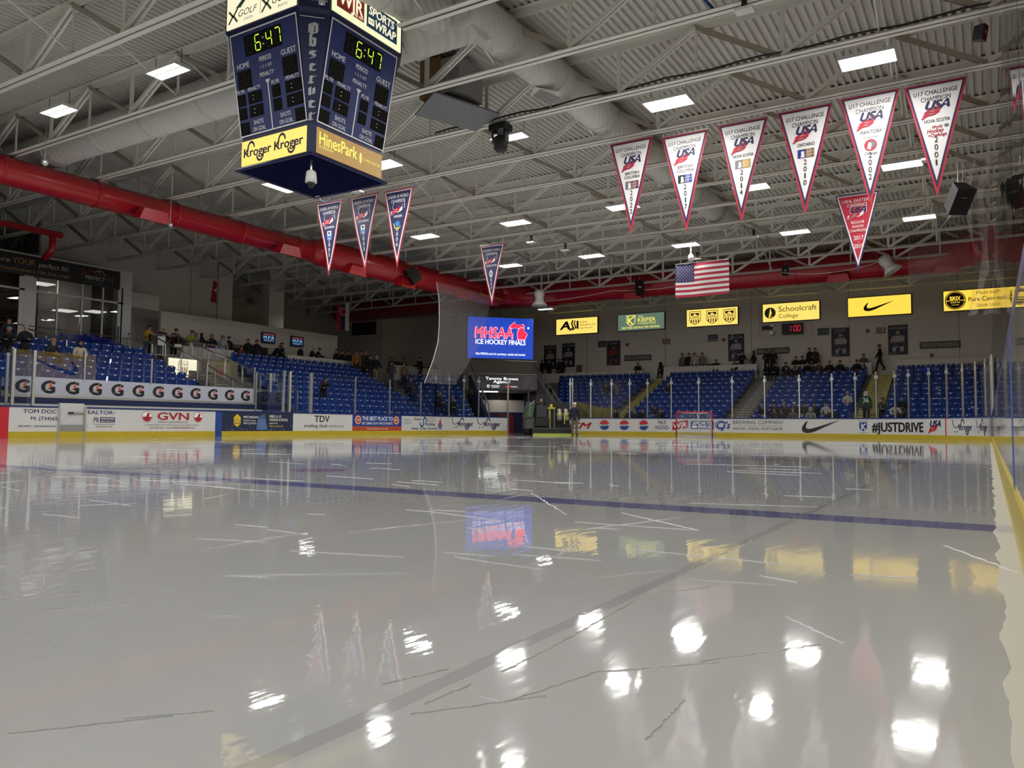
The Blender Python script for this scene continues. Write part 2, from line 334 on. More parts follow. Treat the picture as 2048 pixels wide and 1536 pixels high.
# ---------------------------------------------------------------- roof trusses, each with its own chords, posts and diagonals
TY = [20.7+2.75*i for i in range(-10, 12)]; ZB, ZT = 9.05, 10.34; NS = 4.14; NX = [-8.06+NS*i for i in range(-10, 5)]
BRS = mat('channel_steel', (.40, .36, .29), .55)
def truss(cuts=((X0+.5, X1-.1),)):
    t = thing('roof_truss', 'cream painted open-web steel roof truss spanning the hall above the ice', 'truss', (0, 0, 0), group='roof trusses')
    def chord(name, z, wd, ht, cuts):
        b = MB()
        for s, (x0, x1) in [(q, c) for q in (-1, 1) for c in cuts]: b.box((x0, s*.02 if s > 0 else -.02-wd, z), (x1, s*.02+wd if s > 0 else -.02, z+.012), STEEL); b.box((x0, s*.02 if s > 0 else -.032, z), (x1, .032 if s > 0 else -.02, z+ht), STEEL)
        b.build(name, t)
    chord('bottom_chord', ZB, .13, .10, cuts)
    b = MB()
    for s in (-1, 1): b.box((X0+.5, .02 if s > 0 else -.14, ZT+.065), (X1-.1, .14 if s > 0 else -.02, ZT+.078), STEEL); b.box((X0+.5, .02 if s > 0 else -.035, ZT-.11), (X1-.1, .035 if s > 0 else -.02, ZT+.07), STEEL)
    b.build('top_chord', t)
    h = ZT-ZB-.06
    bp = MB(); bp.box((-.055, -.03, 0), (.055, .03, h), STEEL); post = bp.build('web_post', t)
    bq = MB(); bq.box((-.03, -.02, 0), (.03, .02, h), STEEL); thin = bq.build('web_post', t)
    bl = MB(); bl.bar((0, -.05, 0), (-NS/2, -.05, h), .02, .11, BRS); bl.bar((0, .05, 0), (-NS/2, .05, h), .02, .11, BRS); bl.bar((0, 0, .05), (-NS/2, 0, h+.05), .1, .012, BRS); dl = bl.build('web_diagonal', t)
    br = MB(); br.bar((0, -.06, 0), (NS/2, -.06, h), .06, .10, STEEL); br.bar((0, .06, 0), (NS/2, .06, h), .06, .10, STEEL)
    for k in (.35, .7): br.box((NS/2*k-.04, -.05, h*k-.03), (NS/2*k+.04, .05, h*k+.0), HOUS)
    dr = br.build('web_diagonal', t)
    z = ZB+.06
    for i, x in enumerate(NX):
        for src, dx in ((post, 0), (thin, NS/2), (dl, 0), (dr, 0)):
            o = src if i == 0 else src.copy()
            if i: COL.objects.link(o); o.parent = t
            o.location = (x+dx, 0, z)
    return t
T0 = truss(); T0.location = (0, TY[0], 0)
for y in TY[1:]:
    if abs(y-12.45) < .1: continue
    c = copy_tree(T0); c.location = (0, y, 0)
TS = truss(((X0+.5, -14.4), (-10.75, X1-.1))); TS.location = (0, 12.45, 0); TS['label'] = 'roof truss whose bottom chord stops on both sides of the scoreboard'
for ch in list(TS.children):
    if ch.name.startswith('web') and -15 < ch.location.x < -9.9: bpy.data.objects.remove(ch)
# bridging rods between trusses
src = None
for j, y in enumerate(TY[:-1]):
    t = thing('truss_bridging', 'thin crossed bridging rods between two roof trusses', 'brace', (0, y, 0), group='bridging rods between the trusses')
    for i, x in enumerate((-29.5, -18.4, -10.1, -1.9, 4.2)):
        if src is None:
            b = MB(); b.bar((0, 0, ZB+.1), (0, 2.75, ZT), .035, .035, STEEL); b.bar((.05, 0, ZT), (.05, 2.75, ZB+.1), .035, .035, STEEL); src = b.build('cross_rod', t); o = src
        else: o = src.copy(); COL.objects.link(o)
        o.parent = t; o.matrix_parent_inverse = Matrix(); o.location = (x, 0, 0)
# ---------------------------------------------------------------- light fixtures
def fixture(kind):
    hx, hy = (.60, .34) if kind == 0 else (.56, .22)
    t = thing('ceiling_light', '', 'light', (0, 0, 0), group='high bay lights over the ice')
    b = MB(); b.box((-hx, -hy, .0), (hx, hy, .05), HOUS); b.box((-hx-.01, -hy-.01, -.025), (-hx+.01, hy+.01, .05), HOUS); b.box((hx-.01, -hy-.01, -.025), (hx+.01, hy+.01, .05), HOUS); b.box((-hx, -hy-.01, -.025), (hx, -hy+.01, .05), HOUS); b.box((-hx, hy-.01, -.025), (hx, hy+.01, .05), HOUS)
    b.bar((-.5, 0, .1), (-.5, 0, .45), .012, .012, DARKST); b.bar((.5, 0, .1), (.5, 0, .45), .012, .012, DARKST); b.build('housing', t)
    ys = (-.28, -.17, -.06, .06, .17, .28) if kind == 0 else (-.17, -.12, -.07, .07, .12, .17)
    s0 = None
    for y in ys:
        if s0 is None: b = MB(); b.box((-hx+.03, -.04 if kind == 0 else -.026, -.012), (hx-.03, .04 if kind == 0 else .026, .0), TUBE); s0 = b.build('tube', t); o = s0
        else: o = s0.copy(); COL.objects.link(o)
        o.parent = t; o.location = (0, y, 0)
    b = MB()
    for i in range(13): b.box((-hx+i*hx/6-.003, -hy, -.03), (-hx+i*hx/6+.003, hy, -.024), HOUS)
    b.build('wire_guard', t)
    return t
F0 = fixture(0); F1 = fixture(1); used = set()
rown = {34.3: 'the row nearest the far wall', 27.1: 'the second row from the far wall', 18.85: 'the row just past the scoreboard', 11.15: 'the row level with the scoreboard', 3.4: 'the row above the camera', -4.4: 'the row behind the camera', -12.2: 'the last row behind the camera'}
for y in LY:
    for i, x in enumerate(LX):
        k = 1 if (y < 12 and i > 2) or (y == 18.85 and i == 2) else 0
        src = (F0, F1)[k]
        o = src if k not in used else copy_tree(src); used.add(k)
        o.location = (x, y, LZ)
        if y == 18.85 and i == 4: o.rotation_euler.z = PI/2
        o['label'] = 'white caged ceiling light, %s from the right in %s' % (('first', 'second', 'third', 'fourth', 'fifth')[i], rown[y])
t = thing('ceiling_light', 'small bright ceiling light beside the red duct above the big blue screen', 'light', (-24.6, 43.2, 8.05)); b = MB(); b.box((-.5, -.15, .0), (.5, .15, .1), HOUS); b.build('housing', t).location = (0, 0, 0); b = MB(); b.box((-.48, -.13, -.01), (.48, .13, 0), TUBE); b.build('tube', t)
for ch in t.children: ch.matrix_parent_inverse = Matrix()
# ---------------------------------------------------------------- ducts
def duct(name, label, pts, r, m, rings=(), n=20, ringw=.03):
    t = thing(name, label, 'duct'); b = MB(); b.tube(pts, r, m, n=n); b.build('duct_body', t, True)
    P = [Vector(p) for p in pts]; L = [0]
    for a, c in zip(P, P[1:]): L.append(L[-1]+(c-a).length)
    for s in rings:
        for i in range(len(P)-1):
            if L[i] <= s <= L[i+1]+1e-6:
                d = (P[i+1]-P[i]).normalized(); q = P[i]+d*(s-L[i]); b = MB(); b.tube([q-d*ringw, q+d*ringw], r*1.05, m, n=n); b.build('seam_ring', t, True); break
    return t
def arcpts(c, r, a0, a1, z, n=8): return [(c[0]+r*math.cos(a0+(a1-a0)*i/n), c[1]+r*math.sin(a0+(a1-a0)*i/n), z) for i in range(n+1)]
A = duct('red_duct', 'long red round duct running above the left stands', [(-27, -6, 8.55), (-27, 25.2, 8.55)], .46, REDD, [9+3.05*i for i in range(8)])
Bp = [(-27, 25.2, 8.6), (-27, 26.0, 8.65)]
tt = duct('red_duct', 'wider red duct continuing to the far left corner', [(-27, 25.9, 8.6), (-27, 41, 8.75)]+arcpts((-24, 41), 3.0, PI, PI/2+.01, 9.0, 6), .63, REDD, [.05, 4.5, 8.5, 12.5])
b = MB(); b.tube([(-27, 25.2, 8.55), (-27, 25.9, 8.6)], .5, REDD, n=20, rs=[.48, .63]); b.build('reducer', tt, True)
t2 = duct('red_duct', 'big red round duct across the far end of the rink', [(-44, 44.3, 9.25), (-20, 44.1, 9.25), (-3.4, 44, 9.2)]+arcpts((-3.4, 40), 4.0, PI/2-.02, 0.35, 9.2, 6), .77, REDD, [22.5+4.2*i for i in range(5)]+[41, 44])
duct('red_duct', 'red duct elbow coming forward along the right side', [(.45, 41.2, 9.2), (1.6, 37, 9.2), (2.2, 30, 9.2), (2.2, 0, 9.2)], .77, REDD, [5, 10])
duct('red_duct', 'small red duct with a downward branch above the suite banner', [(-33, 2, 8.25), (-33, 17.3, 8.25)], .13, REDD, [])
b = MB(); b.tube([(-33, 16.95, 8.2), (-33, 16.95, 7.6), (-33.3, 16.8, 7.2)], .13, REDD, n=10); tag(b.build('duct_branch', None, True), 'red drop pipe going down behind the black suite banner', 'duct')
def diffuser(x, y, z, rz, lab):
    t = thing('duct_outlet', lab, 'vent', (x, y, z), rz); b = MB(map0)
    b.add([(-.45, -.1, .28), (.45, -.1, .28), (.6, .12, -.1), (-.6, .12, -.1), (-.45, -.45, .2), (.45, -.45, .2), (.6, -.4, -.22), (-.6, -.4, -.22)], [(0, 3, 2, 1), (4, 5, 6, 7), (0, 1, 5, 4), (2, 3, 7, 6), (1, 2, 6, 5), (0, 4, 7, 3)], REDD); o = b.build('outlet_box', t); o.matrix_parent_inverse = Matrix()
map0 = None
for i, (y, z) in enumerate(((8.5, 8.1), (17.0, 8.1), (23.4, 8.1), (27.6, 7.95), (31.4, 7.95), (36.5, 8.1))): diffuser(-26.6, y, z, PI/2, 'red box outlet under the left red duct, %s from the left' % ('first', 'second', 'third', 'fourth', 'fifth', 'sixth')[i])
for i, x in enumerate((-18.5, -6.7, -1.6)): diffuser(x, 43.5, 8.45, 0, 'red box outlet under the far red duct, %s from the left' % ('first', 'second', 'third')[i])
# white ducts inside the roof
w1 = duct('white_duct', 'white spiral duct running toward the far end between the trusses', [(-9.8, 13.4, 9.78), (-9.8, 21.5, 9.78), (-9.8, 33.2, 9.7)], .5, WDUCT, [1.5, 4.0, 6.8, 9.6, 12.5, 15.5, 18.4])
w2 = duct('white_duct', 'white spiral duct crossing the roof above the left side', [(-46, 13.85, 9.75), (-9.6, 13.85, 9.75)], .57, WDUCT, [16.5, 19, 21.8, 24.4, 27.1, 29.8, 32.4, 34.5])
w3 = duct('white_duct', 'short white duct stub coming toward the camera with a flat end cap', [(-11.6, 8.5, 9.85), (-10.4, 13.4, 9.8)], .55, WDUCT, [1, 2.2, 3.6])
b = MB()
for y in (17.1, 26.7):
    b.add([(-9.9+.0, y-.35, 9.25), (-9.3, y, 9.1), (-9.75, y+.4, 9.02), (-10.25, y, 9.2)], [(0, 1, 2, 3)], WDUCT)
    for i in range(7): b.bar((-10.15+i*.06, y-.05-i*.04, 9.17-i*.0), (-9.75+i*.06, y+.33-i*.04, 9.0+i*.0), .012, .012, DARKST)
b.build('grille', w1)
t = thing('heater_unit', 'brown and grey roof heater box with a slanted grey hood beside the scoreboard', 'heater')
b = MB(); b.box((-13.0, 15.9, 9.25), (-12.3, 17.0, 10.3), BROWNB); b.build('casing', t)
b = MB(); b.box((-12.3, 15.9, 9.25), (-11.7, 17.0, 10.2), GREY); b.build('fan_section', t)
HOOD = mat('hood_grey', (.20, .205, .215), .5)
b = MB(); b.add([(-13.4, 16.2, 9.0), (-12.1, 15.4, 9.05), (-11.4, 17.4, 9.05), (-12.6, 18.0, 9.0), (-13.4, 16.2, 9.05), (-12.1, 15.4, 9.1), (-11.4, 17.4, 9.1), (-12.6, 18.0, 9.05)], [(3, 2, 1, 0), (4, 5, 6, 7), (0, 1, 5, 4), (1, 2, 6, 5), (2, 3, 7, 6), (3, 0, 4, 7)], HOOD); b.build('hood', t)
b = MB(); b.add([(-12.3, 16.4, 9.05), (-11.9, 16.2, 9.05), (-11.8, 16.8, 9.05), (-12.3, 16.9, 9.05), (-12.1, 16.5, 9.9)], [(0, 1, 4), (1, 2, 4), (2, 3, 4), (3, 0, 4)], DARKST); b.build('chute', t)
t = thing('moving_light', 'black moving-head stage light hanging from a truss', 'light')
b = MB(); b.box((-12.0, 17.75, 8.82), (-11.45, 18.15, 9.0), BLACK); b.build('base', t)
b = MB(); b.box((-11.95, 17.85, 8.45), (-11.88, 18.05, 8.84), BLACK); b.box((-11.57, 17.85, 8.45), (-11.5, 18.05, 8.84), BLACK); b.build('yoke', t)
b = MB(); b.lathe([(.1, -.28), (.2, -.2), (.23, -.02), (.2, .12), (.1, .2)], (-11.72, 17.95, 8.5), BLACK); b.build('lamp_head', t, True)
# black speakers, horns, small cameras
def speaker(lab, p, rz, tilt, s=1.):
    t = thing('loudspeaker', lab, 'speaker', p, rz); b = MB(lambda x, y, z: (x*s, (y*math.cos(tilt)-z*math.sin(tilt))*s, (y*math.sin(tilt)+z*math.cos(tilt))*s))
    b.add([(-.3, -.3, -.45), (.3, -.3, -.45), (.3, -.3, .45), (-.3, -.3, .45), (-.2, .3, -.4), (.2, .3, -.4), (.2, .3, .4), (-.2, .3, .4)], [(0, 1, 2, 3), (7, 6, 5, 4), (0, 4, 5, 1), (1, 5, 6, 2), (2, 6, 7, 3), (3, 7, 4, 0)], BLACK); o = b.build('cabinet', t); o.matrix_parent_inverse = Matrix()
    b = MB(); b.bar((0, 0, .3*s), (0, 0, 1.0), .015, .015, ALU); b.bar((.2*s, .1*s, .2*s), (.2, .1, 1.0), .01, .01, ALU); o = b.build('hanging_rod', t); o.matrix_parent_inverse = Matrix()
    b = MB(); b.box((-.08*s, -.33*s, -.1*s), (.1*s, -.3*s, .08*s), ALU); o = b.build('handle_plate', t); o.matrix_parent_inverse = Matrix()
speaker('black loudspeaker hanging in front of the left red duct', (-25.9, 31.4, 8.35), -.6, .6, .95)
speaker('black loudspeaker hanging in front of the far red duct left of the flag', (-17.8, 42.6, 8.75), .5, -.4, .9)
speaker('black loudspeaker at the upper right with the net bundle behind it', (-.55, 23.6, 6.75), .55, .75, .85)
speaker('black loudspeaker at the right edge under the roof', (.05, 18.2, 8.75), 1.2, .2, .36)
speaker('small black loudspeaker below the far red duct right of the flag', (-9.3, 42.7, 9.0), .1, 0, .6)
def horn(lab, p, rz):
    t = thing('horn_speaker', lab, 'speaker', p, rz); b = MB(); b.lathe([(.05, .45), (.26, .42), (.32, .3), (.32, .12), (.25, -.05), (.3, -.25), (.5, -.5), (.48, -.5), (.3, -.28)], (0, 0, 0), HOUS, 16); o = b.build('horn', t, True); o.matrix_parent_inverse = Matrix()
    b = MB(); b.bar((.2, 0, .4), (.2, 0, 1.6), .012, .012, ALU); b.bar((-.2, 0, .4), (-.2, 0, 1.6), .012, .012, ALU); o = b.build('hanging_cable', t); o.matrix_parent_inverse = Matrix()
horn('white horn speaker hanging left, above the blue screen', (-23.2, 40, 8.25), 0)
hr = bpy.context.scene.objects
horn('white horn speaker hanging right, below the red pennant', (-4.2, 42.2, 8.8), 0)
for o in COL.objects:
    if o.name == 'horn_speaker.001': o.rotation_euler = (.0, -.55, 0)
t = thing('pendant_device', 'small white pendant device hanging over the flag', 'device', (-11.75, 34.3, 8.2)); b = MB(); b.lathe([(.12, 0), (.13, .22), (.07, .32), (.02, .36), (.015, .8)], (0, 0, 0), HOUS, 12); o = b.build('pendant_body', t, True); o.matrix_parent_inverse = Matrix()
def clampcam(lab, p):
    t = thing('hanging_device', lab, 'device', p); b = MB(); b.box((-.18, -.12, -.06), (.18, .12, 0), HOUS); o = b.build('panel', t); o.matrix_parent_inverse = Matrix(); b = MB(); b.box((-.05, -.04, 0), (.05, .04, .3), BLACK); o = b.build('bracket', t); o.matrix_parent_inverse = Matrix()
for lab, p in (('white square antenna panel on a truss beside a blue cable loop', (-18.7, 19.6, 8.6)), ('white square antenna panel hanging left of the scoreboard corner', (-18.9, 22.3, 8.5)), ('white square antenna panel left of the black speaker, upper', (-17.2, 28.9, 8.6)), ('white square antenna panel left of the womens pennant, lower', (-16.4, 30.6, 8.5)), ('white square antenna panel at the right under the trusses', (-1.1, 21.2, 7.2)), ('white round smoke sensor under a truss chord', (-4.0, 15.0, 8.85)), ('white square antenna panel left of the flag', (-12.1, 36.3, 8.75)), ('white square antenna panel above the flag', (-8.6, 33.4, 8.8))): clampcam(lab, p)
b = MB(); b.tube([(-20.1+.35*math.cos(a*.5), 19.5, 8.7+.3*math.sin(a*.5)) for a in range(14)], .02, BLUE, 6); tag(b.build('cable_loop'), 'coiled blue cable loop hanging from a truss on the left', 'cable')
b = MB(); b.tube([(-6.2, 12.45, 9.2), (-5.6, 13.2, 9.5), (-5.0, 14.2, 9.4), (-4.7, 15.2, 9.15)], .03, BLUE, 6); tag(b.build('cable'), 'dark blue cable swooping between two trusses at the upper right', 'cable')
b = MB(); b.tube([(-14+i*.6, 17.9, 9.2+.03*math.sin(i*1.7)) for i in range(25)], .025, BLACK, 5); tag(b.build('cable'), 'black cables laid along a truss bottom chord', 'cable')
for i, (x, y, z) in enumerate(((-26.2, 17.6, 7.9), (-24.0, 12.0, 8.2), (-3.2, 42.0, 8.95))):
    t = thing('dome_camera', 'small white camera hanging on a rod, %s' % ('left, in front of the red duct', 'at the far left edge', 'right of the right horn speaker')[i], 'camera', (x, y, z)); b = MB(); b.lathe([(.03, .1), (.09, .05), (.1, -.03), (.05, -.1)], (0, 0, 0), ALU, 10); o = b.build('housing', t, True); o.matrix_parent_inverse = Matrix(); b = MB(); b.bar((0, 0, .08), (0, 0, 1.2), .015, .015, ALU); o = b.build('rod', t); o.matrix_parent_inverse = Matrix()
# ================================================================= rink boards (path s runs up the left side, round the far end and back down the right)
S1 = YE-RC; SA = PI/2*RC; S2 = (XR-XL)-2*RC; SEND = S1+2*SA+S2
def bpt(s, z, off=0.):       # off > 0 toward the ice
    if s < S1: return (XL+off, s, z)
    s -= S1
    if s < SA: a = s/RC; r = RC-off; return (XL+RC-r*math.cos(a), YE-RC+r*math.sin(a), z)
    s -= SA
    if s < S2: return (XL+RC+s, YE-off, z)
    s -= S2
    if s < SA: a = s/RC; r = RC-off; return (XR-RC+r*math.sin(a), YE-RC+r*math.cos(a), z)
    return (XR-off, YE-RC-(s-SA), z)
bmap = lambda x, y, d: bpt(x, y, d)
HB = 1.01
def K(s0, s1): return max(1, int(abs(s1-s0)/.35)) if (s1 > S1-.1 and s0 < SEND+.1) else 1
def logo_swoosh(b, x, y, w, h, d, m, f=None):
    P = [(1, 1), (.62, .66), (.36, .42), (.24, .33), (.17, .31), (.12, .35), (.105, .45), (.115, .6), (.14, .78), (.17, .95), (.10, .82), (.04, .62), (.0, .38), (.005, .2), (.035, .08), (.09, .01), (.16, 0), (.24, .03), (.34, .12)]
    b.poly([(x+w*p[0], y+h*p[1]) for p in P], d, m, f)
def logo_kroger(b, x, y, w, h, m, f=None, cart=False, d=0.):
    x0 = x
    if cart:
        cw = w*.3; b.arc((x+cw*.55, y+h*.62), cw*.33, cw*.45, PI, 2*PI, d, m, f, 10, ky=h/cw*.42); b.pline([(x, y+h*.95), (x+cw*.12, y+h*.62)], cw*.1, d, m, f)
        b.disc((x+cw*.35, y+h*.2), cw*.08, d, m, f, 10); b.disc((x+cw*.75, y+h*.2), cw*.08, d, m, f, 10); x0 = x+w*.31; w = w*.69
    b.text('Kroger', x0, y+h*.3, h*.38, m, w, d, f, 'l', .07)
    b.arc((x0+w*.26, y+h*.68), w*.09, w*.14, 0, PI, d, m, f, 12, ky=h*.30/(w*.14)); b.pline([(x0+w*.13, y+h*.45), (x0+w*.145, y+h*.7)], w*.05, d, m, f)
    b.arc((x0+w*.60, y+h*.28), w*.09, w*.14, PI, 2*PI, d, m, f, 12, ky=h*.28/(w*.14)); b.pline([(x0+w*.715, y+h*.5), (x0+w*.715, y+h*.26)], w*.05, d, m, f)
def logo_usa(b, x, y, w, h, mb, mr, f=None, d=0., outline=None):
    if outline: 
        b.text('USA', x+w*.56, y+h*.5, h*.5, outline, w*.9, d, f, 'c', .11, .35); d += .002
        for k in range(2): b.pline([(x-w*.0+w*(.8*i/8), y+h*(.05+k*.16)+h*(.36*i/8)+h*.05*math.sin(i/8*2*PI)) for i in range(9)], h*.17, d-.002, outline, f)
    b.text('USA', x+w*.56, y+h*.52, h*.46, mb, w*.84, d+.001, f, 'c', .13, .35)
    for k in range(3):
        b.pline([(x+w*(k*.05+.62*i/8), y+h*(.02+k*.15)+h*(.34*i/8)+h*.05*math.sin(i/8*2*PI)) for i in range(9)], h*.105, d+.002, mr, f)
    b.pline([(x+w*.5, y+h*.38), (x+w*.62, y+h*.55), (x+w*.55, y+h*.72)], h*.11, d+.004, mr, f)
def star(b, cx, cy, r, d, m, f=None): b.poly([(cx+(r if i % 2 == 0 else r*.4)*math.sin(i*PI/5), cy+(r if i % 2 == 0 else r*.4)*math.cos(i*PI/5)) for i in range(10)], d, m, f)
def shield(b, cx, y, w, h, d, m, f=None): b.poly([(cx-w/2, y+h), (cx-w/2, y+h*.3), (cx-w*.3, y+h*.12), (cx, y), (cx+w*.3, y+h*.12), (cx+w/2, y+h*.3), (cx+w/2, y+h)], d, m, f)
def board(s0, s1, label, base, draw=None, kick=YEL, top=HB):
    t = thing('dasher_board', label, 'board', bpt((s0+s1)/2, 0)); n = K(s0, s1)
    b = MB(bmap); b.box((s0, .2, -.12), (s1, top-.05, 0), base, nx=n); b.build('board_panel', t)
    b = MB(bmap); b.box((s0, 0, -.12), (s1, .2, .012), kick, nx=n); b.build('kick_plate', t)
    b = MB(bmap); b.box((s0, top-.05, -.14), (s1, top, .015 if s0 < 69 else .001), BLUECAP, nx=n); b.build('cap_rail', t)
    if draw:
        b = MB(bmap); draw(b, s0, s1); b.build('printed_advert', t)
    return t
z0, hh = .2, HB-.25
BK = mat('print_black', C('131316'), .5); GRT = mat('print_grey', C('6b6b6e'), .5); ORA = mat('print_orange', C('b0492c'), .5); GVR = mat('print_crimson', C('a3142a'), .5)
PBL = mat('print_deep_blue', C('1c3f8c'), .5); YP = mat('print_yellow', C('e2c027'), .5); SKYB = mat('print_sky_blue', C('2f7dc0'), .5); PURP = mat('print_purple', C('241a5a'), .5)
board(-18, 12.07-.15, 'plain white boards at the far left edge before the red line', BOARDW)
board(11.92, 12.22, 'solid red board section marking the centre line', RED, kick=RED)
def d(b, s0, s1):
    b.text('TOM DOC', 12.62, .78, .12, PURP, 1.0, al='l', bold=.03); b.text('M: (734)65', 12.85, .56, .11, PURP, .8, al='l', bold=.03); b.text('PROMPT / PROFESSIONA', 12.5, .34, .055, BK, 1.12, al='l', bold=.02)
board(12.22, 13.66, 'white realtor advert on the boards left of the grey door', BOARDW, d)
def d(b, s0, s1):
    b.text('EALTOR', 14.62, .78, .12, PURP, .85, al='l', bold=.03); b.text('®', 15.5, .82, .06, PURP, al='l'); b.text('E', 14.6, .34, .055, BK, al='l', bold=.02)
    b.text('PR', 14.82, .5, .17, PURP, .18, al='l', bold=.02); b.box((15.03, .5, .001), (15.55, .68, .004), PURP); b.text('PREFERRED', 15.29, .6, .055, PW, .46, d=.004, bold=.03); b.text('REALTORS LLC', 15.29, .52, .05, PW, .46, d=.004, bold=.02)
    b.text('Your Real Estate Connection', 15.18, .42, .045, GRT, .72); b.text('Office (734)416-0100', 15.18, .34, .045, BK, .55, bold=.01)
board(14.56, 16.1, 'white realtor advert on the boards right of the grey door', BOARDW, d)
t = thing('player_door', 'grey metal player door in the left boards', 'door', bpt(14.1, 0))
b = MB(bmap); b.box((13.72, .25, -.1), (14.5, 1.12, -.02), mat('door_grey', (.55, .55, .54), .5)); b.build('door_panel', t)
b = MB(bmap); b.box((13.66, .0, -.1), (13.72, 1.02, .02), ALU); b.box((14.5, 0, -.1), (14.56, 1.02, .02), ALU); b.build('door_frame', t)
b = MB(bmap); b.box((13.72, .2, -.1), (14.5, .42, -.005), GREY); b.build('kick_panel', t)
b = MB(bmap); b.box((14.0, .78, -.02), (14.5, .83, .02), GREY); b.box((13.98, .775, .02), (14.14, .835, .03), BLACK); b.build('latch_bar', t)
b = MB(bmap); b.box((13.66, 0, -.1), (14.56, .2, .01), YEL); b.build('kick_plate', t)
def d(b, s0, s1):
    for c in (16.72, 18.78):
        b.disc((c, .72), .20, 0, GVR); b.disc((c, .72), .185, .002, PW); b.disc((c, .72), .17, .004, GVR, a0=PI, a1=2*PI); b.poly([(c-.06, .7), (c+.03, .88), (c+.1, .82), (c+.06, .74), (c+.1, .66), (c-.05, .62)], .006, GVR)
    b.text('GVN', 17.75, .62, .26, GVR, 1.25, bold=.06); b.text('PERFORMANCE', 17.75, .5, .07, GRT, 1.2); b.text('#1 Training Facility for NHL and Elite Prospects - La Jara in Player Development', 17.75, .41, .04, BK, 2.2)
    b.text('(312) 620-1461 · www.GVNPERFORMANCE.com', 17.75, .3, .06, GVR, 1.85, bold=.015)
board(16.1, 19.54, 'white advert with crimson three letter logo between two round emblems', BOARDW, d)
board(19.54, 19.84, 'solid blue board section marking the blue line', PBL, kick=PBL)
MIDN = mat('print_midnight', C('16223f'), .5)
def d(b, s0, s1):
    b.poly([(20.55+.19*math.cos(i*PI/3+PI/6), .62+.26*math.sin(i*PI/3+PI/6)) for i in range(6)], 0, YP)
    for k in range(4): b.pline([(20.42+k*.08, .5), (20.42+k*.08, .75-.05*abs(k-1.5))], .015, .003, MIDN)
    b.pline([(20.4, .5), (20.7, .5)], .02, .003, MIDN)
    b.text('MICHIGAN', 20.85, .72, .09, PW, .72, al='l', bold=.03); b.text('INTERNATIONAL', 20.85, .6, .055, PW, .62, al='l'); b.text('PREP SCHOOL', 20.85, .48, .075, PW, .65, al='l')
    for c in (21.75,): b.disc((c, .55), .2, 0, mat('print_slate', C('3f5584'), .5), ry=.3); b.disc((c+.1, .8), .1, .002, mat('print_slate', C('3f5584'), .5)); b.poly([(21.5, .25), (22.05, .25), (21.95, .7), (21.55, .68)], .003, mat('print_slate2', C('56709c'), .5))
    b.text('FREE, K-12', 22.15, .76, .1, PW, .62, al='l', bold=.04); b.text('ONLINE SCHOOL', 22.15, .62, .1, PW, .98, al='l', bold=.04); b.text('Apply Now:', 22.15, .5, .06, PW, .45, al='l', bold=.02); b.text('mipprepschool.org', 22.15, .38, .06, YP, .72, al='l', bold=.02)
    for k in range(60): x = s0+.05+rnd.random()*(s1-s0-.1); y = .23+rnd.random()**2*.25; q = .008+rnd.random()*.012; b.poly([(x, y), (x+q, y), (x+q, y+q), (x, y+q)], .001, PW)
board(19.84, 23.42, 'dark blue school advert with yellow bridge emblem', MIDN, d)
def d(b, s0, s1):
    b.text('TDV', 25.1, .6, .28, BK, .9, bold=.045); b.text('trading desk', 24.05, .36, .15, BK, 1.4, al='l', bold=.02); b.text('ventures', 25.5, .36, .15, GRT, .95, al='l')
board(23.42, 27.02, 'white advert with black lettering about a trading desk', BOARDW, d)
def d(b, s0, s1):
    b.box((s0, .2, .0), (s1, .42, .002), ORA)
    for c in (27.4, 30.15): b.disc((c, .72), .23, 0, ORA); b.disc((c, .72), .19, .002, PW); b.disc((c, .72), .16, .004, ORA); b.text('D&B', c, .68, .1, PW, .2, d=.006, bold=.02)
    b.text('THE BEST PLACE TO', 28.78, .7, .19, PW, 2.2, bold=.03); b.text('EAT. DRINK. PLAY. WATCH SPORTS.', 28.78, .5, .12, PW, 2.2, bold=.03); b.text("Dave & Buster's Livonia", 28.78, .27, .08, PW, 1.5)
board(27.02, 30.56, 'blue and orange advert reading the best place to', BLUE, d)
def d(b, s0, s1):
    b.text('SERVING', 30.7, .76, .06, GRT, .45, al='l'); b.text('SOUTHEAST MI', 30.7, .66, .06, SKYB, .65, al='l'); b.text('(734) 855-7022', 30.7, .55, .06, GRT, .65, al='l')
    b.text('Horton', 31.55, .74, .15, BK, .6, al='l', bold=.03); b.text('Plumbing', 32.45, .48, .15, BK, .85, al='l', bold=.03)
    b.pline([(32.05, .6), (32.12, .45), (32.25, .42), (32.33, .55), (32.33, .8), (32.42, .9), (32.55, .82), (32.58, .68)], .09, .002, SKYB)
    b.text('24/7 EMERGENCY SERVICE', 32.95, .84, .05, RED, .85); b.text('RESIDENTIAL & COMMERCIAL', 32.95, .75, .05, GRT, .85); b.text('LICENSED & INSURED', 32.95, .67, .05, GRT, .75)
    b.text('Heating · Cooling · Remodeling', 31.35, .27, .11, BK, 2.2, al='l', bold=.03)
    b.poly([(33.75, .25), (33.55, .45), (33.7, .7), (33.85, .95), (33.83, .7), (33.98, .5), (33.9, .3)], .001, ORA); b.poly([(33.8, .25), (33.7, .42), (33.85, .6), (33.95, .4)], .004, SKYB)
board(30.56, 34.25, 'white plumbing advert with a blue pipe and flame', BOARDW, d)
def d(b, s0, s1):
    logo_kroger(b, 34.8, .24, 1.65, .7, PN, None, True); logo_kroger(b, 36.75, .24, 1.6, .7, PN, None, True)
board(34.25, 38.8, 'white grocery advert with two dark blue logos left of the gate', BOARDW, d)
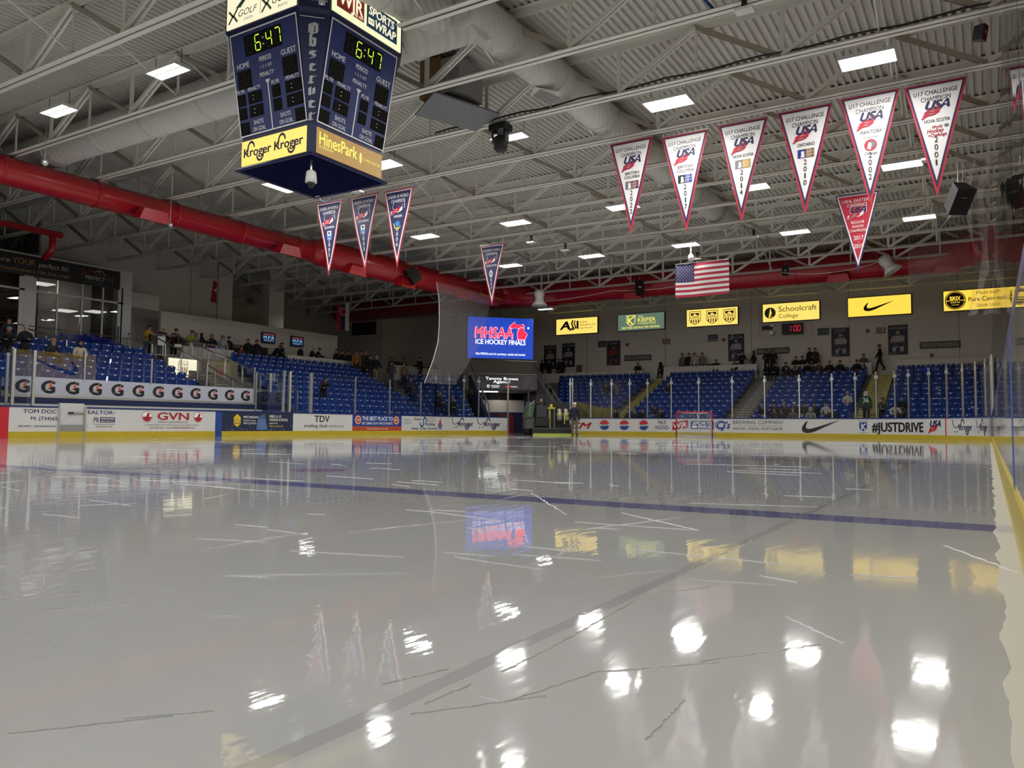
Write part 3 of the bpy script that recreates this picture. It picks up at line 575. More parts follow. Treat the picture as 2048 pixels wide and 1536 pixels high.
t = thing('gate_post', 'grey post at the left edge of the open ice gate', 'post', bpt(38.84, 0)); b = MB(bmap); b.box((38.8, 0, -.14), (38.9, HB+.02, .02), GREY); b.build('post_body', t); b = MB(bmap); b.box((38.8, HB+.02, -.09), (38.9, 2.8, -.03), ALU); b.build('glass_post', t)
def d(b, s0, s1): b.text('CCM', 44.0, .36, .36, GVR, 1.9, al='r', bold=.1, shear=.35)
board(42.74, 44.3, 'white advert with red slanted letters right of the ice gate', BOARDW, d)
def cola(c):
    def d(b, s0, s1): b.disc((c, .58), .32, 0, PN); b.disc((c, .58), .30, .002, PW); b.disc((c, .58), .285, .004, RED, a0=.25, a1=PI-.15); b.disc((c, .58), .285, .004, PBL, a0=PI+.25, a1=2*PI-.15); b.text('PEPSI', c, .52, .13, BK, .44, d=.006, bold=.04)
    return d
board(44.3, 45.38, 'white advert with a red and blue round cola logo, leftmost of three', BOARDW, cola(44.78)); board(45.38, 46.58, 'white advert with a red and blue round cola logo, middle of three', BOARDW, cola(45.98)); board(46.58, 47.7, 'white advert with a red and blue round cola logo, rightmost of three', BOARDW, cola(47.18))
def d(b, s0, s1): b.text('963', 48.3, .64, .22, BK, .5); b.text('WDVD', 48.3, .34, .22, PBL, .85, bold=.03)
board(47.7, 48.88, 'white radio advert with black numbers over blue letters', BOARDW, d)
def d(b, s0, s1): b.poly([(48.95, .3), (49.9, .45), (49.9, .9), (48.95, .75)], 0, GVR); b.text('WJR', 49.42, .46, .28, PW, .82, d=.003, bold=.06, rot=.12)
board(48.88, 49.97, 'advert with a slanted crimson radio logo behind the goal', BOARDW, d)
def d(b, s0, s1): b.box((50.05, .38, 0), (51.4, .84, .003), PBL); b.text('SPORTS', 50.15, .62, .17, PW, 1.15, d=.004, al='l', bold=.08, shear=.3); b.text('WRAP', 50.5, .42, .17, PW, .85, d=.004, al='l', bold=.08, shear=.3); b.box((50.12, .44, .003), (50.42, .58, .006), PW)
board(49.97, 51.46, 'advert with a blue box and white italic letters behind the goal', BOARDW, d)
def d(b, s0, s1):
    b.text("CJ's", 51.95, .42, .38, PBL, .75, bold=.09, shear=.3); b.arc((51.78, .62), .25, .31, .5, 2*PI-.3, 0, PBL, None, 18, .8)
    b.text('BREWING COMPANY', 52.48, .68, .19, BK, 2.75, al='l'); b.box((52.5, .59, 0), (55.2, .605, .003), BK); b.text('PARTIES. PIZZA. POST-GAME.', 52.48, .36, .14, BK, 2.72, al='l')
board(51.46, 55.6, 'white brewing company advert right of the goal', BOARDW, d)
board(55.6, 58.5, 'white advert with a single large black swoosh', BOARDW, lambda b, s0, s1: logo_swoosh(b, 56.15, .22, 1.95, .7, 0, BK))
def d(b, s0, s1):
    b.text('THE KIEFER', 59.3, .84, .05, BK, .5); b.text('FOUNDATION', 59.3, .24, .05, BK, .5); shield(b, 59.3, .34, .4, .46, 0, PBL); b.pline([(59.23, .72), (59.23, .42)], .05, .003, PW); b.pline([(59.42, .72), (59.25, .58), (59.42, .42)], .05, .003, PW)
    b.text('#JUSTDRIVE', 61.2, .34, .44, BK, 2.85, bold=.1)
board(58.5, 62.8, 'white advert with a blue shield and a heavy black hashtag', BOARDW, d)
board(62.8, 64.08, 'white board with a small navy and red flag logo', BOARDW, lambda b, s0, s1: logo_usa(b, 62.95, .28, .8, .6, PN, RED))
def d(b, s0, s1):
    logo_kroger(b, 64.55, .22, 1.6, .72, PN, None, True); logo_kroger(b, 66.6, .22, 1.4, .72, PN, None, True)
board(64.08, 69.6, 'curved white right corner boards with two dark blue grocery logos', BOARDW, d)
b = MB(bmap); b.box((64.06, .2, 0), (64.11, HB, .02), RED); tag(b.build('trim_4'), kind='structure')
board(69.6, SEND+RC-5.4+0, 'white right side boards running toward the camera', BOARDW) if False else None
sY = lambda y: SEND+(YE-RC-y)
board(SEND-.04, sY(4.62), 'white right side boards beyond the near blue line', BOARDW)
board(sY(4.62), sY(4.28), 'blue line section of the right side boards', PBL)
board(sY(4.28), sY(-3), 'white right side boards nearest the camera', BOARDW)
t = thing('gate_post', 'grey post at the right edge of the open ice gate', 'post', bpt(42.7, 0)); b = MB(bmap); b.box((42.66, 0, -.14), (42.76, HB+.02, .02), GREY); b.build('post_body', t)
# ---------------------------------------------------------------- glass above the boards
def glassrun(posts, ztops, label, m=GLASS, pw=.06, off=-.06, rail=True):
    t = thing('rink_glass', label, 'glass', bpt(posts[0], HB))
    for i, (a, c) in enumerate(zip(posts, posts[1:])):
        b = MB(bmap); b.box((a+.03, HB-.03, off-.006), (c-.03, ztops[i], off+.006), m, nx=K(a, c)); b.build('glass_pane', t)
    for i, a in enumerate(posts if m is GLASS else []):
        b = MB(bmap); zt = max(ztops[max(i-1, 0)], ztops[min(i, len(ztops)-1)]); b.box((a-pw/2, HB-.03, off-.03), (a+pw/2, zt+.01, off+.03), ALU)
        if zt > 3: b.box((a-.09, zt-.34, off-.012), (a+.09, zt-.2, off+.012), GLASSB)
        b.build('glass_post', t)
    return t
GLASSB = mat('clear_bracket', (.5, .5, .5), .3)
L = [24.5, 27.23, 29.68, 32.14, 33.4]; glassrun(L, [2.75]*4, 'low glass panes above the left boards')
glassrun([33.4, 34.6, 35.78, 36.88, 38.85], [3.32]*4, 'tall glass panes above the boards left of the ice gate')
q = [S1+SA+(x-(XL+RC)) for x in (-15.82, -14.18, -12.26, -10.48, -8.66)]
P2 = [42.72, 43.95, 45.2, 46.3, 47.4]+[q[0], q[1], q[2], q[3], q[4]]+[57.7, 58.9, 60.0, 61.0, 61.76, 62.98, 64.12, 65.28, 66.44, 67.62, 68.8, SEND]
glassrun(P2, [3.32]*(len(P2)-1), 'tall glass panes above the far end boards')
P3 = [SEND]+[sY(YE-RC-2.4*i) for i in range(1, 13)]+[sY(3.9), sY(1.2), sY(-1.5)]
glassrun(P3, [3.32]*(len(P3)-1), 'glass panes above the right side boards beside the camera', GLASSW)
t = thing('glass_post', 'thick pair of steel posts at the right end of the ice gate', 'post', bpt(42.7, HB))
for ds in (-.05, .1): b = MB(bmap); b.box((42.72+ds, HB, -.1), (42.78+ds, 3.4, -.02), ALU); b.build('post_body', t)
# glass returns and posts at the end of the penalty boxes
def freeglass(name, p, q, z0, z1, lab, posts=True):
    t = thing(name, lab, 'glass', (p[0], p[1], z0)); P, Q = Vector((*p, 0)), Vector((*q, 0)); f = frame((p[0], p[1], 0), Q-P); L = (Q-P).length
    b = MB(f); b.box((0, z0, -.006), (L, z1, .006), GLASS); b.build('glass_pane', t)
    if posts:
        for x in (0, L): b = MB(f); b.box((x-.04, z0, -.04), (x+.04, z1+.01, .04), ALU); b.build('glass_post', t)
freeglass('glass_divider', (-25.85, 22.9), (-27.6, 22.9), 1.0, 2.75, 'glass divider at the right end of the bench')
freeglass('glass_divider', (-25.85, 23.25), (-27.6, 23.7), 1.0, 2.75, 'second glass divider right of the bench')
freeglass('glass_divider', (-25.85, 24.4), (-27.2, 24.4), 1.0, 2.75, 'third glass divider before the main side glass')
freeglass('glass_divider', (-25.85, 12.3), (-27.6, 12.3), 1.0, 2.75, 'glass divider at the left edge of the view')
freeglass('glass_divider', (-25.85, 12.9), (-27.6, 12.95), 1.0, 2.75, 'second glass divider near the left edge of the view')
# bench back wall with the row of G panels
zf = lambda y: 0
t = thing('bench_back_panel', 'long white panel with a row of black G letters and orange bolts', 'sign', (-27.6, 13, 1.4))
f = lambda x, y, d: (-27.6+d, x, y+zf(x)); BOLT = mat('print_bolt_orange', C('d8502c'), .5); PGW = mat('panel_pale', C('b9bccb'), .45)
b = MB(f); b.box((13.05, 1.42, -.04), (22.8, 2.02, 0), PGW, nx=4); b.build('panel', t)
for i in range(12):
    y = 13.44+.811*i; b = MB(f); b.text('G', y, 1.50, .40, BK, .40, bold=.13); b.poly([(y-.14, 1.55), (y+.02, 1.70), (y-.03, 1.73), (y+.15, 1.90), (y+.05, 1.74), (y+.1, 1.72)], .006, PW); b.poly([(y-.10, 1.58), (y+.04, 1.70), (y-.01, 1.73), (y+.15, 1.90), (y+.09, 1.74), (y+.12, 1.71)], .009, BOLT); b.build('letter', t)
b = MB(f); b.box((13.0, 1.33, -.05), (22.85, 1.42, .03), ALU, nx=2); b.build('bottom_rail', t)
b = MB(); b.add([f(x, z, d) for x in (12.0, 24.2) for z, d in ((1.13, -.05), (1.33, -.05), (1.33, .02), (1.13, .02))], [(0, 1, 2, 3), (7, 6, 5, 4), (0, 4, 5, 1), (1, 5, 6, 2), (2, 6, 7, 3), (3, 7, 4, 0)], NAVYW); b.box((-27.65, 8, .3), (-27.6, 24.2, 1.14), BOARDW); b.box((-28.1, 23.3, 0), (-27.3, 24.3, 1.9), NAVYW); b.box((-27.65, -5, .3), (-27.6, 12.8, 2.0), NAVYW)
struct(b, 'trim_5')
b = MB(); b.box((-27.2, 13.2, .0), (-26.8, 22.6, .5), CONC); tag(b.build('player_bench'), 'long bench behind the left boards', 'bench')
t = thing('rink_glass', 'glass panes standing on the white G panel behind the bench', 'glass', (-27.6, 13, 2))
ys = [13.08, 15.45, 17.99, 20.42, 22.8]
for a, c in zip(ys, ys[1:]): b = MB(f); b.box((a+.02, 2.02, -.01), (c-.02, 2.95, .0), GLASS); b.build('glass_pane', t)
for a in ys: b = MB(f); b.box((a-.025, 1.42 if a in (13.08, 22.8) else 2.0, -.03), (a+.025, 2.96, .03), ALU); b.build('glass_post', t)
# ================================================================= goal
t = thing('hockey_goal', 'red framed hockey goal with white net in front of the far boards', 'goal', (XM, YG, 0))
gy = 37.9; rp = .035
GR = mat('goal_red', C('b3142a'), .35)
b = MB(); gx = -12.87
pts = [(gx-.94, gy, 0), (gx-.94, gy, 1.1)]+[(gx-.94+.12*(1-math.cos(a)), gy, 1.1+.14*math.sin(a)) for a in (.5, 1., 1.57)]; pts2 = [(2*gx-p[0], p[1], p[2]) for p in pts[::-1]]
b.tube(pts+pts2, rp, GR, 10); b.build('goal_frame', t, True)
b = MB(); b.tube([(gx-.94, gy, .03), (gx-.9, gy+.6, .03), (gx-.5, gy+1.05, .03), (gx+.5, gy+1.05, .03), (gx+.9, gy+.6, .03), (gx+.94, gy, .03)], .025, PW, 8); b.tube([(gx-.9, gy, 1.24), (gx-.5, gy+.5, 1.2), (gx+.5, gy+.5, 1.2), (gx+.9, gy, 1.24)], .02, PW, 6); b.tube([(gx, gy+.5, 1.2), (gx, gy+1.05, .03)], .018, PW, 6); b.tube([(gx, gy, 1.24), (gx, gy+.5, 1.2)], .018, PW, 6); b.build('base_frame', t, True)
b = MB(); A_ = [Vector(p) for p in ((gx-.94, gy, 1.2), (gx-.5, gy+.5, 1.2), (gx+.5, gy+.5, 1.2), (gx+.94, gy, 1.2))]; B_ = [Vector(p) for p in ((gx-.94, gy, .03), (gx-.55, gy+1.02, .03), (gx+.55, gy+1.02, .03), (gx+.94, gy, .03))]
NW = mat('net_white', (.6, .6, .6), .8)
for k in range(3):
    n = (8, 14, 8)[k]
    for i in range(n+1): u = i/n; b.bar(A_[k].lerp(A_[k+1], u), B_[k].lerp(B_[k+1], u), .006, .006, NW)
    for j in range(1, 13): v = j/13; b.bar(A_[k].lerp(B_[k], v), A_[k+1].lerp(B_[k+1], v), .006, .006, NW)
for i in range(15): u = i/14; b.bar(Vector((gx-.9, gy, 1.22)).lerp(Vector((gx+.9, gy, 1.22)), u), A_[1].lerp(A_[2], u), .006, .006, NW)
tag(b.build('net', t), kind='stuff')
# ================================================================= scoreboard
cx, cy = -12.87, 12.07
sb = thing('scoreboard', 'dark blue four-sided hanging scoreboard with lit adverts showing 6:47', 'scoreboard', (cx, cy, 6))
def sq(h, c, z):     # octagon: half side h, chamfer c
    return [(cx+x, cy+y, z) for x, y in ((-h+c, -h), (h-c, -h), (h, -h+c), (h, h-c), (h-c, h), (-h+c, h), (-h, h-c), (-h, -h+c))]
def loft(b, rings, m):
    vs = [p for r in rings for p in r]; fs = [tuple(range(8))[::-1]]+[(8*i+k, 8*i+(k+1) % 8, 8*i+8+(k+1) % 8, 8*i+8+k) for i in range(len(rings)-1) for k in range(8)]+[tuple(8*(len(rings)-1)+k for k in range(8))]
    b.add(vs, fs, m)
b = MB(); loft(b, [sq(1.10, .14, 6.02), sq(1.12, .14, 6.66)], SBN); b.build('lower_box', sb)
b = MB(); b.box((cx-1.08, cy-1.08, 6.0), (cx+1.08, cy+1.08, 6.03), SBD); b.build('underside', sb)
b = MB(); loft(b, [sq(1.12, .14, 6.66), sq(1.50, .42, 8.82)], SBN); b.build('display_body', sb)
b = MB(); loft(b, [sq(1.50, .42, 8.82), sq(1.54, .42, 8.9), sq(1.54, .42, 9.75), sq(1.45, .4, 9.8)], SBN); b.build('top_box', sb)
b = MB(); 
for a, c in zip(sq(1.14, .0, 6.0)[0:8:2], sq(1.14, .0, 6.0)[2:8:2]+[sq(1.14, 0, 6.0)[0]]): b.tube([a, c], .035, SBN, 8)
b.build('bottom_rim', sb)
b = MB()
for x in (-.9, .9):
    for y in (-.9, .9): b.bar((cx+x, cy+y, 9.8), (cx+x, cy+y, 10.4), .05, .05, DARKST)
b.build('hanger_rod', sb)
# faces: k=0 looks toward -Y, k=1 looks toward +X
digs = {'6': 'acdefg', '4': 'bcfg', '7': 'abc', '8': ''}
def seg7(b, x, y, w, h, on, mon, moff, f, d, shown=''):
    T = w*.16; segs = {'a': ((x+T, y+h), (x+w-T, y+h)), 'g': ((x+T, y+h/2), (x+w-T, y+h/2)), 'd': ((x+T, y), (x+w-T, y)), 'f': ((x, y+h-T), (x, y+h/2+T)), 'e': ((x, y+h/2-T), (x, y+T)), 'b': ((x+w, y+h-T), (x+w, y+h/2+T)), 'c': ((x+w, y+h/2-T), (x+w, y+T))}
    for k, (p, q) in segs.items(): b.pline([p, q], T, d+(.003 if k in on else 0), mon if k in on else moff, f)
for k in range(2):
    ang = 0 if k == 0 else PI/2
    R = Matrix.Rotation(ang, 3, 'Z'); U = R @ Vector((1, 0, 0)); Nn = R @ Vector((0, -1, 0)); c0 = Vector((cx, cy, 0))
    lean = (1.5-1.12)/(8.82-6.66); Vl = (Vector((0, 0, 1))+Nn*lean).normalized(); N2 = U.cross(Vl)
    H = math.hypot(2.16, .38)
    ff = frame(c0+Nn*1.122+Vector((0, 0, 6.66))-U*1.0, U, N2, Vl)      # display panel 2.0 wide
    b = MB(ff); b.box((.0, .05, 0), (2.0, H-.02, .012), SBF); b.build('display_panel', sb)
    b = MB(ff)
    for a, c in (((0, .05), (2., .05)), ((0, H-.02), (2., H-.02)), ((0, .05), (0, H-.02)), ((2., .05), (2., H-.02)), ((1.0, .06), (1.0, 1.05))): b.pline([a, c], .03, .014, LETW)
    b.poly([(.93, 1.08), (1.07, 1.08), (1.02, 1.0), (.98, 1.0)], .014, LETW); b.build('outline_stripe', sb)
    b = MB(ff); D = .014
    for x0, y0, w, h in ((.42, 1.66, 1.12, .42), (.1, 1.02, .42, .38), (1.48, 1.02, .42, .38), (.03, .68, .24, .24), (.03, .4, .24, .24), (.36, .68, .42, .24), (.36, .4, .42, .24), (1.1, .68, .24, .24), (1.1, .4, .24, .24), (1.5, .68, .47, .24), (1.5, .4, .47, .24), (.03, .07, .27, .26), (1.7, .07, .27, .26)):
        b.box((x0, y0, .012), (x0+w, y0+h, .02), DIGOFF)
    b.build('digit_window', sb)
    b = MB(ff); D = .021
    for ch, x0 in zip('8647', (.5, .76, 1.1, 1.36)): seg7(b, x0, 1.71, .15, .31, {'8': '', '6': 'acdefg', '4': 'bcfg', '7': 'abc'}[ch], EDIG, SEGOFF, ff, D)
    for y0 in (.72, .44):
        for x0 in (.07, .16, 1.14, 1.23): seg7(b, x0, y0, .055, .16, '', EDIG, SEGOFF, ff, D)
        for x0 in (.41, .56, .67, 1.56, 1.73, 1.85): seg7(b, x0, y0, .06, .16, '', EDIG, SEGOFF, ff, D)
        for x0 in (.52, 1.68): b.disc((x0, y0+.04), .013, D, PW, ff, 8); b.disc((x0, y0+.12), .013, D, PW, ff, 8)
    for x0 in (.15, .33, 1.53, 1.71): seg7(b, x0, 1.06, .12, .3, '', EDIG, SEGOFF, ff, D)
    for x0 in (.06, .18, 1.74, 1.86): seg7(b, x0, .11, .08, .18, '', EDIG, SEGOFF, ff, D)
    for y in (1.8, 1.93): b.disc((1.0, y), .022, D, PW, ff, 10)
    b.build('digit', sb)
    b = MB(ff); D = .013
    for tx, x, y, h, w in (('HOME', .31, 1.45, .11, .38), ('GUEST', 1.69, 1.45, .11, .44), ('PERIOD', 1.0, 1.47, .1, .36), ('1  2  3  O/T', 1.0, 1.33, .06, .34), ('PENALTY', 1.0, 1.16, .085, .42), ('PLYR', .15, .945, .08, .23), ('PENALTY', .57, .945, .08, .38), ('PLYR', 1.22, .945, .08, .23), ('PENALTY', 1.72, .945, .08, .38), ('SHOTS', .6, .24, .09, .3), ('ON GOAL', .6, .1, .09, .4), ('SHOTS', 1.42, .24, .09, .3), ('ON GOAL', 1.42, .1, .09, .4)): b.text(tx, x, y, h, LETW, w, D, ff, bold=.025)
    b.build('lettering', sb)
    # lower lit sign
    fl = frame(c0+Nn*1.115+Vector((0, 0, 6.06))-U*.98, U, Nn)
    b = MB(fl); b.box((0, 0, 0), (1.96, .54, .02), (ESIGN if k == 0 else mat('sign_brick_lit', C('c29a58'), .4, em=.8, var=.1, vs=4))); b.build('lower_sign', sb)
    b = MB(fl)
    if k == 0: logo_kroger(b, .08, .03, .85, .5, PN, fl, d=.02); logo_kroger(b, 1.03, .03, .85, .5, PN, fl, d=.02)
    else:
        BR = mat('brick_line', C('5a4422'), .6)
        for i in range(14): b.pline([(0, i*.04), (1.96, i*.04)], .004, .02, BR)
        for i in range(13):
            for j in range(22): b.pline([(j*.09+(i % 2)*.045, i*.04), (j*.09+(i % 2)*.045, i*.04+.04)], .004, .02, BR)
        b.text('HinesPark', .06, .2, .26, EYT, 1.1, .022, fl, 'l', .035); b.text('PLYMOUTH', .06, .12, .05, EYT, .38, .022, fl, 'l', .02); b.disc((1.27, .27), .035, .022, EYT, fl, 16, .12); b.text('L I N C O L N', 1.36, .24, .055, EYT, .52, .022, fl, 'l', .03)
    b.build('sign_lettering', sb)
    # top lit sign
    ft = frame(c0+Nn*1.542+Vector((0, 0, 8.93))-U*1.06, U, Nn)
    b = MB(ft); b.box((0, 0, 0), (2.12, .72, .02), ECRM if k == 0 else mat('sign_pale_green_lit', C('eef0c0'), .4, em=1.05, var=.04)); b.build('top_sign', sb)
    b = MB(ft)
    if k == 0:
        GG = mat('print_golf_green', C('5e7f62'), .5); GD = mat('print_golf_dark', C('44584e'), .5)
        for x0, nm in ((.08, 'CANTON'), (1.12, 'BRIGHTON')):
            b.pline([(x0+.0, .38), (x0+.12, .26), (x0+.0, .12)], .05, .02, GG); b.pline([(x0+.26, .4), (x0+.14, .26), (x0+.26, .12)], .05, .02, GG)
            b.text('GOLF', x0+.3, .2, .14, GD, .58, .02, ft, 'l', .01, .25); b.text('· '+nm, x0+.6, .08, .06, GD, .3, .02, ft); b.poly([(x0+.2, .42), (x0+.42, .58), (x0+.72, .62), (x0+.5, .52), (x0+.36, .4)], .02, GG)
        b.pline([(1.06, .1), (1.06, .62)], .01, .02, GD)
    else:
        WR = mat('print_wjr_red', C('c23a3a'), .5, em=.0); WB = mat('print_wrap_blue', C('3f6aa6'), .5)
        b.box((.12, .14, .02), (.92, .62, .024), WR); b.text('WJR', .52, .24, .3, ECRM, .7, .026, ft, 'c', .06); b.text('760 AM', .74, .16, .07, ECRM, .28, .026, ft, bold=.02)
        b.box((1.0, .12, .02), (1.98, .66, .024), WB); b.text('SPORTS', 1.06, .42, .18, ECRM, .82, .026, ft, 'l', .07, .2); b.text('WRAP', 1.27, .18, .19, ECRM, .66, .026, ft, 'l', .07, .2); b.box((1.05, .2, .024), (1.23, .34, .027), ECRM); b.text('WJR', 1.14, .24, .06, BLUE, .14, .028, ft, bold=.02)
    b.build('sign_lettering', sb)
# gothic name down the corner
def gothic(b, word, x, y, h, f, d, m, vertical=True, w=None):
    G = {'O': [((.2, .15), (.2, .85)), ((.2, .85), (.5, 1)), ((.5, 1), (.8, .85)), ((.8, .85), (.8, .15)), ((.8, .15), (.5, 0)), ((.5, 0), (.2, .15)), ((.45, .2), (.45, .8))],
         'b': [((.3, 1.1), (.3, .1)), ((.3, .7), (.6, .72)), ((.65, .65), (.65, .15)), ((.3, .08), (.6, .02))], 's': [((.7, .68), (.35, .7)), ((.3, .6), (.65, .3)), ((.65, .15), (.3, .02)), ((.3, .6), (.3, .45))],
         'e': [((.35, .6), (.35, .12)), ((.35, .65), (.65, .6)), ((.62, .6), (.38, .32)), ((.38, .06), (.7, .08))], 'r': [((.38, .65), (.38, .05)), ((.45, .6), (.72, .68)), ((.25, .05), (.5, .02))], 'v': [((.3, .7), (.32, .1)), ((.65, .7), (.65, .25)), ((.35, .05), (.62, .2))]}
    for i, ch in enumerate(word):
        ox, oy = (x-h*.5, y-i*h*1.0) if vertical else (x+i*w, y); hh_ = h*.92
        for p, q in G[ch]:
            p = Vector((ox+p[0]*hh_, oy+p[1]*hh_*.9)); q = Vector((ox+q[0]*hh_, oy+q[1]*hh_*.9)); n = Vector((.13, .085))*hh_; e = (q-p).normalized()*.06*hh_
            b.poly([tuple(p-e-n), tuple(q+e-n), tuple(q+e+n), tuple(p-e+n)], d, m, f)
            b.poly([tuple(q+e+n), tuple(q+e-n), tuple(p-e-n), tuple(p-e+n)], d, m, f)
Uc = Vector((1, 1, 0)).normalized(); Nc = Vector((1, -1, 0)).normalized()
off0 = (1.12*2-.14)/math.sqrt(2); off1 = (1.5*2-.42)/math.sqrt(2); lean = (off1-off0)/2.16; Vl = (Vector((0, 0, 1))+Nc*lean).normalized(); N2 = Uc.cross(Vl)
fc = frame(Vector((cx, cy, 6.66))+Nc*(off0+.004), Uc, N2, Vl); b = MB(fc); gothic(b, 'Observer', 0, 1.78, .245, fc, .0, LETW); b.pline([(-.27, 2.1), (.2, 2.1)], .012, .003, LETW); b.build('lettering', sb)
fc2 = frame(Vector((cx, cy, 8.9))+Nc*((1.54*2-.42)/math.sqrt(2)+.004), Uc, Nc); b = MB(fc2); gothic(b, 'Observer', -.25, .3, .16, fc2, 0, LETW, False, .068); b.text('NEWSPAPERS', 0, .14, .07, LETW, .52, 0, fc2, bold=.02); b.build('lettering', sb)
t = thing('dome_camera', 'white dome camera on a pole under the scoreboard', 'camera', (-12.05, 11.25, 5.35)); b = MB(); b.tube([(-12.05, 11.25, 5.75), (-12.05, 11.25, 6.0)], .022, ALU, 8); b.build('pole', t); b = MB(); b.lathe([(.05, 5.78), (.1, 5.74), (.115, 5.6), (.12, 5.52), (.1, 5.51)], (-12.05, 11.25, 0), HOUS, 16); b.build('housing', t, True); b = MB(); b.lathe([(.085, 5.52), (.08, 5.47), (.05, 5.42), (.01, 5.4)], (-12.05, 11.25, 0), BLACK, 14); b.build('lens_dome', t, True)
# ================================================================= pennants and flags
def pennant(x0, x1, ztop, xt, zt, y, label, kind, l1, l2, place, emb, year, yc=None):
    w = x1-x0; H = ztop-zt; t = thing('pennant', label, 'banner', ((x0+x1)/2, y, ztop)); tip = (xt-x0)
    wav = lambda x, z, d: (x0+x, y-d-.035*math.sin(z*1.7+x0), ztop-H+z)
    # x,z local: z from 0 (tip) to H (top)
    def tri(m, e, d):
        a = (e, H-e*.75); c = (w-e, H-e*.75); k = e*H/(w/2)*1.03; tp = (tip, k); b = MB(wav)
        n = 40; vs = []
        for i in range(n+1): v = i/n; vs += [(a[0]+(tp[0]-a[0])*v, a[1]+(tp[1]-a[1])*v, d), (c[0]+(tp[0]-c[0])*v, c[1]+(tp[1]-c[1])*v, d)]
        b.add(vs, [(2*i, 2*i+1, 2*i+3, 2*i+2) for i in range(n)], m)
        return b
    if kind == 'w': cols = [RED2, PN2, PW2]; tc, ac = BK, PN2
    elif kind == 'n': cols = [RED2, PW2, PN2]; tc, ac = PW2, PN2
    else: cols = [PN2, PW2, RED2]; tc, ac = PW2, PN2
    names = ('border', 'inner_border', 'field')
    for i, (m, e) in enumerate(zip(cols, (0, .05, .095))): tri(m, e, .004*i).build(names[i], t)
    b = MB(wav); D = .012; c = w/2+(tip-w/2)*.1
    b.text(l1, c, H-.30, .11, tc, w*.70, D); b.text(l2, c, H-.46, .11, tc, w*.47, D)
    ly = H-.90
    logo_usa(b, c-.3, ly, .60, .44, ac, RED2, None, D, PW2 if kind != 'w' else None)
    star(b, c+.225, ly+.33, .04, D+.006, PW2)
    yy = ly-.11
    for ln in place: b.text(ln, c+.02, yy, .085, tc, min(.56, len(ln)*.062), D, bold=.02); yy -= .115
    if emb:
        ey = yy-.20
        if emb[0] == 'box':
            b.box((c-.2, ey, D-.002), (c+.22, ey+.24, D+.002), PW2 if kind != 'w' else GRT); b.box((c-.19, ey+.01, D+.002), (c-.0, ey+.23, D+.004), emb[1]); b.box((c-.0, ey+.01, D+.002), (c+.21, ey+.23, D+.004), emb[2])
            b.disc((c-.07, ey+.15), .04, D+.004, PW2); b.poly([(c-.12, ey+.02), (c-.02, ey+.02), (c-.03, ey+.12), (c-.1, ey+.12)], D+.004, PW2)
            for k in range(1, 4): b.pline([(c+.04*k, ey+.01), (c+.04*k+.02, ey+.23)], .008, D+.006, PW2)
            for k in range(1, 3): b.pline([(c, ey+.075*k), (c+.21, ey+.075*k+.01)], .008, D+.006, PW2)
        elif emb[0] == 'disc': b.disc((c, ey+.02), .15, D-.001, RED2); b.disc((c+.02, ey+.03), .09, D+.003, GRT); b.poly([(c-.08, ey-.06), (c, ey-.1), (c+.03, ey+.05), (c-.04, ey+.1)], D+.006, PW2); b.text('World Under 17 Hockey', c, ey+.2, .05, BK, .34, D); b.text('Challenge', c, ey-.22, .07, BK, .3, D, shear=.3); ey -= .12
        elif emb[0] == 'words': b.text('World', c+.02, ey+.16, .08, RED2, .22, D, bold=.04, shear=.2); b.text('Hockey', c-.02, ey+.06, .1, RED2, .36, D, bold=.05, shear=.2); b.text('+Challenge', c+.02, ey-.04, .08, RED2, .4, D, bold=.04, shear=.2); b.disc((c+.22, ey+.2), .05, D, GRT, ry=.04)
        elif emb[0] == 'puck': b.box((c-.1, ey-.1, D-.002), (c+.1, ey+.22, D), PW2); b.box((c-.09, ey-.09, D), (c+.09, ey+.05, D+.003), SKYB); b.disc((c, ey+.14), .05, D+.002, PN2)
        elif emb[0] == 'swe': b.disc((c+.02, ey+.08), .1, D, SKYB); b.pline([(c-.15, ey+.1), (c-.08, ey-.08), (c+.06, ey-.12), (c+.15, ey-.02)], .035, D+.002, YP)
        elif emb[0] == 'iihf': b.text('IIHF', c, ey+.1, .06, PW2, .1, D); b.disc((c, ey-.02), .09, D, PW2, ry=.14); b.disc((c, ey-.02), .04, D+.002, PN2, ry=.08)
        yy = ey-.03
    if kind == 'r': b.text('2017', c+.03, H-1.66, .15, tc, .32, D, bold=.03); b.text('2018', c+.03, H-1.96, .15, tc, .32, D, bold=.03); b.text('-', c+.03, H-1.78, .1, tc, .05, D)
    else:
        y0 = yy-.03; st = .185
        for i, ch in enumerate(year): b.text(ch, w/2+(tip-w/2)*(.5+.12*i), y0-.12-st*i, .14, tc, .075 if ch != '1' else .03, D, bold=.02)
    b.build('lettering', t)
    b = MB(); b.bar((x0, y, ztop+.02), (x1, y, ztop+.02), .03, .03, ALU)
    for k in range(9): b.bar((x0+.05+k*(w-.1)/8, y, ztop), (x0+.05+k*(w-.1)/8, y, ztop+.1), .012, .02, PW)
    b.build('hanging_rail', t)
RED2 = mat('cloth_red', C('b3243a'), .6, var=.05); PN2 = mat('cloth_navy', C('23234f'), .6, var=.05); PW2 = mat('cloth_white', C('e4e2e2'), .6, var=.03)
GOLD = mat('print_gold', C('c99a33'), .5); BRZ = mat('print_bronze', C('8a5f2c'), .5); INDG = mat('print_indigo', C('2b2b86'), .5); DRD = mat('print_dark_red', C('7a1626'), .5)
B17 = ('U17 CHALLENGE', 'CHAMPION')
pennant(-9.58, -8.22, 8.93, -8.93, 6.14, 20.72, 'white pennant with 2022 down its centre, leftmost of the white row', 'w', *B17, ('BRITISH', 'COLUMBIA'), ('box', GRT, DRD), '2022')
